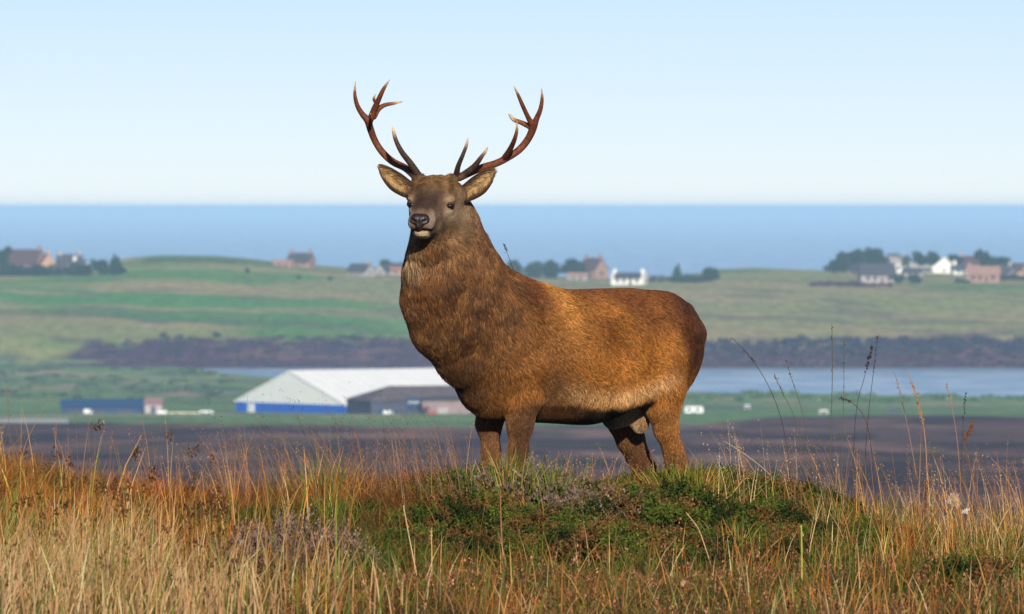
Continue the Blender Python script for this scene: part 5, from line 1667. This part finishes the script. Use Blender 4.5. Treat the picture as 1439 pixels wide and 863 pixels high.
tuft(452, 28.1, 260, 0.30, 0.16, [OLIVE, LIME, STRAW, GREEN, TAN], 'tall olive grass tuft with straw tips on the rusty crest')
tuft(470, 27.3, 200, 0.24, 0.16, [GREEN, LIME, OLIVE], 'green grass tuft in front of the tall olive one')
tuft(712, 28.0, 150, 0.30, 0.13, [LIME, GREEN, (0.19, 0.27, 0.03), STRAW], 'bright lime grass tuft standing across the forelegs')
tuft(668, 28.1, 190, 0.20, 0.15, [LIME, GREEN], 'short bright green tuft left of the forelegs')
tuft(772, 28.0, 240, 0.24, 0.19, [LIME, GREEN, (0.17, 0.25, 0.03), OLIVE], 'bright green tuft right of the forelegs')
tuft(838, 28.1, 150, 0.13, 0.14, [GREEN, OLIVE, TAN], 'short mixed tuft left of the far hind leg')
tuft(905, 28.05, 160, 0.14, 0.13, [OLIVE, ORNG, TAN], 'olive and rust tuft at the foot of the far hind leg')
tuft(975, 28.0, 520, 0.23, 0.21, [(0.20, 0.22, 0.02), OLIVE, LIME, STRAW], 'thick yellow green tuft beside the near hind leg')
tuft(930, 28.0, 180, 0.16, 0.13, [OLIVE, (0.20, 0.22, 0.02), ORNG], 'yellow green tuft in front of the near hind hoof')
tuft(1215, 27.8, 260, 0.22, 0.20, [OLIVE, GREEN, LIME, STRAW], 'loose olive tuft on the slope right of the heather')
tuft(1030, 26.9, 80, 0.17, 0.12, [(0.16, 0.24, 0.07), LIME, STRAW], 'pale green bent tuft in front of the heather bank')
for px, Y, n, h, lab in ((215, 27.9, 320, 0.26, 'thick rusty tussock on the crest at the left, tallest of the rusty ones'), (300, 27.6, 260, 0.20, 'low rusty tussock on the crest left of the tall olive tuft'),
                         (580, 28.3, 340, 0.22, 'broad rusty tussock on the crest just left of the heather bank'), (520, 28.2, 260, 0.20, 'rusty tussock right of the tall olive tuft on the crest'),
                         (110, 27.4, 260, 0.24, 'rusty tussock among the straw at the far left'), (1265, 27.4, 200, 0.18, 'low russet tussock on the right slope below the feathery stem')):
    tuft(px, Y, n, h, 0.19, [RUST, ORNG, RUST, (0.20, 0.055, 0.015)], lab, 0.35, 0.005)
tuft(520, 26.8, 240, 0.16, 0.22, [GREEN, DKGR, OLIVE], 'low dark green tuft at the left foot of the heather bank', 0.3)
tuft(330, 27.2, 200, 0.16, 0.2, [OLIVE, GREEN, ORNG], 'low olive tuft among rusty grass left of the grey dead clump', 0.3)
tuft(640, 26.4, 180, 0.13, 0.2, [GREEN, OLIVE, DKGR], 'low green tuft below the heather bank, left of centre', 0.3)
tuft(760, 26.3, 170, 0.14, 0.18, [GREEN, LIME, OLIVE], 'low fresh green tuft below the heather bank at the centre', 0.3)
tuft(890, 26.5, 180, 0.14, 0.2, [OLIVE, GREEN], 'low olive green tuft below the heather bank, right of centre', 0.3)
tuft(1180, 26.6, 200, 0.16, 0.22, [GREEN, DKGR, OLIVE], 'dark green tuft at the right foot of the heather bank', 0.3)
tuft(5, 25.5, 50, 0.62, 0.12, [GREEN, (0.09, 0.17, 0.02), LIME], 'tall green rushes at the left edge', 0.07, 0.006)

def stalk(pts, label, col, Y, head=None, w=0.0017, name='tall_grass', n=20, hs=0.0042):
    """Single stem through photo pixels at depth Y, with a seed head over its last part."""
    r = np.random.default_rng(int(pts[0][0] * 5 + pts[0][1]))
    w3 = [P(a, b, Y) for a, b in pts]
    gz = float(ground_z(np.array([w3[-1][0]]), np.array([Y]))[0])
    if w3[-1][2] > gz: w3.append(np.array((w3[-1][0] + (w3[-1][0] - w3[-2][0]) * 0.3, Y, gz - 0.01)))
    o = w3[-1].copy()
    w3 = [q - o for q in w3][::-1]
    t = np.linspace(0, 1, len(w3)); tt = np.linspace(0, 1, 14)
    c = np.stack([np.interp(tt, t, [q[i] for q in w3]) for i in range(3)], -1)
    c[1:-1] = (c[:-2] + 2 * c[1:-1] + c[2:]) / 4
    root = empty(name, o, label, 'grass', 'single tall grass stems')
    m = MB(); m.tube(c, [w * (1 - 0.5 * k / 13) for k in range(14)], 5)
    m.build('stem', material('stem_colour', col, rough=0.7, spec=0.2), root, True)
    a, b = head or (0.72, 1.0)
    q = r.uniform(a, b, n)
    p = np.stack([np.interp(q, tt, c[:, i]) for i in range(3)], -1) + r.normal(0, 0.0028, (n, 3))
    v, f, cc = grains(p, r.uniform(0.6, 1.3, n) * hs, pick([np.array(col) * 0.9], n, r), r)
    np_mesh('seed_head', v, f, stem_m, root, cc)
DK = (0.055, 0.035, 0.035); TN = (0.34, 0.18, 0.09); OL = (0.10, 0.09, 0.05)
stalk([(707, 342), (713, 356), (721, 378), (733, 430)], 'dark stem with a seed head rising over the withers of the stag', DK, 31.2)
stalk([(1027, 474), (1047, 492), (1068, 520), (1088, 556), (1105, 610), (1112, 690)], 'long dark stem arching left over the bay, nearest to the rump', DK, 28.4)
stalk([(1088, 527), (1100, 553), (1118, 586), (1140, 690)], 'dark leaning stem tipped below the bay shore, right of the arching one', OL, 28.3)
stalk([(1105, 508), (1115, 540), (1130, 584), (1146, 690)], 'thin leaning stem crossing the bay between the arching and upright stems', OL, 28.5)
stalk([(1169, 455), (1170, 520), (1168, 600), (1165, 700)], 'tallest upright green stem in front of the bay', OL, 28.3, w=0.0024)
stalk([(1186, 478), (1186, 540), (1184, 620), (1182, 700)], 'upright thin stem close right of the tallest one', OL, 28.4)
stalk([(1226, 480), (1214, 535), (1203, 566), (1196, 700)], 'stem leaning right with a dark knot halfway up', DK, 28.3, (0.80, 0.97), hs=0.008)
stalk([(1233, 474), (1228, 520), (1220, 580), (1212, 700)], 'dark needle tipped stem leaning right beside the knotted one', DK, 28.5)
stalk([(1257, 524), (1266, 556), (1280, 620), (1294, 710)], 'pale tan stem leaning left before the water right of the knotted one', TN, 28.2)
stalk([(1274, 520), (1288, 556), (1301, 610), (1304, 712)], 'stout tan stem with a feathery head in front of the moor', TN, 28.0, (0.55, 0.9), 0.003, n=40, hs=0.007)
stalk([(1180, 560), (1190, 562), (1207, 572), (1222, 600), (1232, 700)], 'drooping dark stem with hanging tip against the levels', DK, 28.2, hs=0.007)
stalk([(1330, 540), (1336, 560), (1346, 620), (1352, 712)], 'thin tan stem near the right edge before the far shore', TN, 28.4)
stalk([(1357, 552), (1355, 580), (1350, 640), (1352, 712)], 'dark short tipped stem right of the thin tan one', DK, 28.4)
stalk([(1367, 588), (1364, 606), (1352, 618), (1366, 660), (1376, 715)], 'hooked brown stem with curled head near the right edge', (0.16, 0.07, 0.035), 28.0, (0.6, 0.95), 0.0026, n=40, hs=0.008)
stalk([(1301, 676), (1302, 690), (1300, 715)], 'short red brown dock spike on the right slope', (0.20, 0.06, 0.03), 27.8, (0.3, 1.0), 0.003, n=40, hs=0.008)
stalk([(1018, 620), (1050, 640), (1085, 668), (1100, 700)], 'long pale bent straw reaching left off the crest', (0.5, 0.38, 0.26), 28.3, n=4)
stalk([(703, 690), (704, 730), (707, 795)], 'reddish straw standing in front of the dark heather bank', (0.33, 0.13, 0.08), 26.6, (0.9, 1.0), 0.0034, n=10)
stalk([(567, 710), (573, 745), (580, 780), (590, 830)], 'ragged pale straw in front of the bank at the left', (0.55, 0.35, 0.16), 25.8, (0.7, 1.0), 0.0034, n=16)
stalk([(606, 742), (607, 780), (606, 830)], 'short golden straw right of the ragged pale one', (0.55, 0.33, 0.11), 25.6, (0.8, 1.0), 0.0036, n=12)
stalk([(964, 720), (982, 742), (998, 790), (1004, 812)], 'bent straw arching over the front of the heather bank', (0.48, 0.30, 0.14), 26.6, n=8, w=0.003)
stalk([(960, 815), (961, 840), (962, 870)], 'feathery pinkish grass head at the bottom of the heather bank', (0.46, 0.24, 0.14), 24.6, (0.4, 1.0), 0.004, n=40, hs=0.008)
stalk([(1126, 738), (1127, 790), (1126, 866)], 'bright yellow green blade standing at the lower right below the bank', (0.34, 0.34, 0.06), 25.3, (0.8, 1.0), 0.005, n=8)
# pale wisp and pale tussock on the right slope
def wisp():
    r = np.random.default_rng(77)
    for px, py, Y, s, n, label in ((1357, 717, 27.7, 0.009, 30, 'small white wisp of wool caught on the right slope'), (1340, 700, 28.2, 0.024, 70, 'pale cream dead tussock on the right slope skyline')):
        o = P(px, py, Y)
        o[2] = float(ground_z(np.array([o[0]]), np.array([Y]))[0])
        top = P(px, py, Y)[2] - o[2]
        p = np.stack([r.normal(0, s * 0.45, n) + (0.008 if s < 0.02 else 0) * np.linspace(-1, 1, n), r.normal(0, s * 0.4, n), np.linspace(0, 1, n) * s * 1.6 + max(top - s, 0.0)], -1)
        h = r.uniform(0.5, 1.0, n) * s * 1.4
        col = np.tile(np.array((0.78, 0.70, 0.62)) if s < 0.02 else np.array((0.55, 0.40, 0.28)), (n, 1)) * r.lognormal(0, 0.15, n)[:, None]
        p[:, 2] -= 0.5 * h
        v1 = blades(r.normal(0, 0.012, (12, 3)) * np.array((1, 1, 0)), np.full(12, max(top, 0.05)), np.full(12, 0.0025), r.normal(0, 0.02, (12, 2)), 1.5, np.tile(np.array((0.2, 0.13, 0.05)), (12, 1)), np.tile(np.array((0.4, 0.25, 0.1)), (12, 1)), r)
        v2 = blades(p, h, np.full(n, 0.006), r.normal(0, 0.35, (n, 2)) * h[:, None], 1.4, col, col, r)
        v, f, c = merge([v1, v2])
        tag(np_mesh('wool_wisp' if s < 0.02 else 'dead_tussock', v + o, f, blade_m, None, np.clip(c, 0, 0.85), origin=o), label, 'wisp' if s < 0.02 else 'tussock')
wisp()
build_haze()
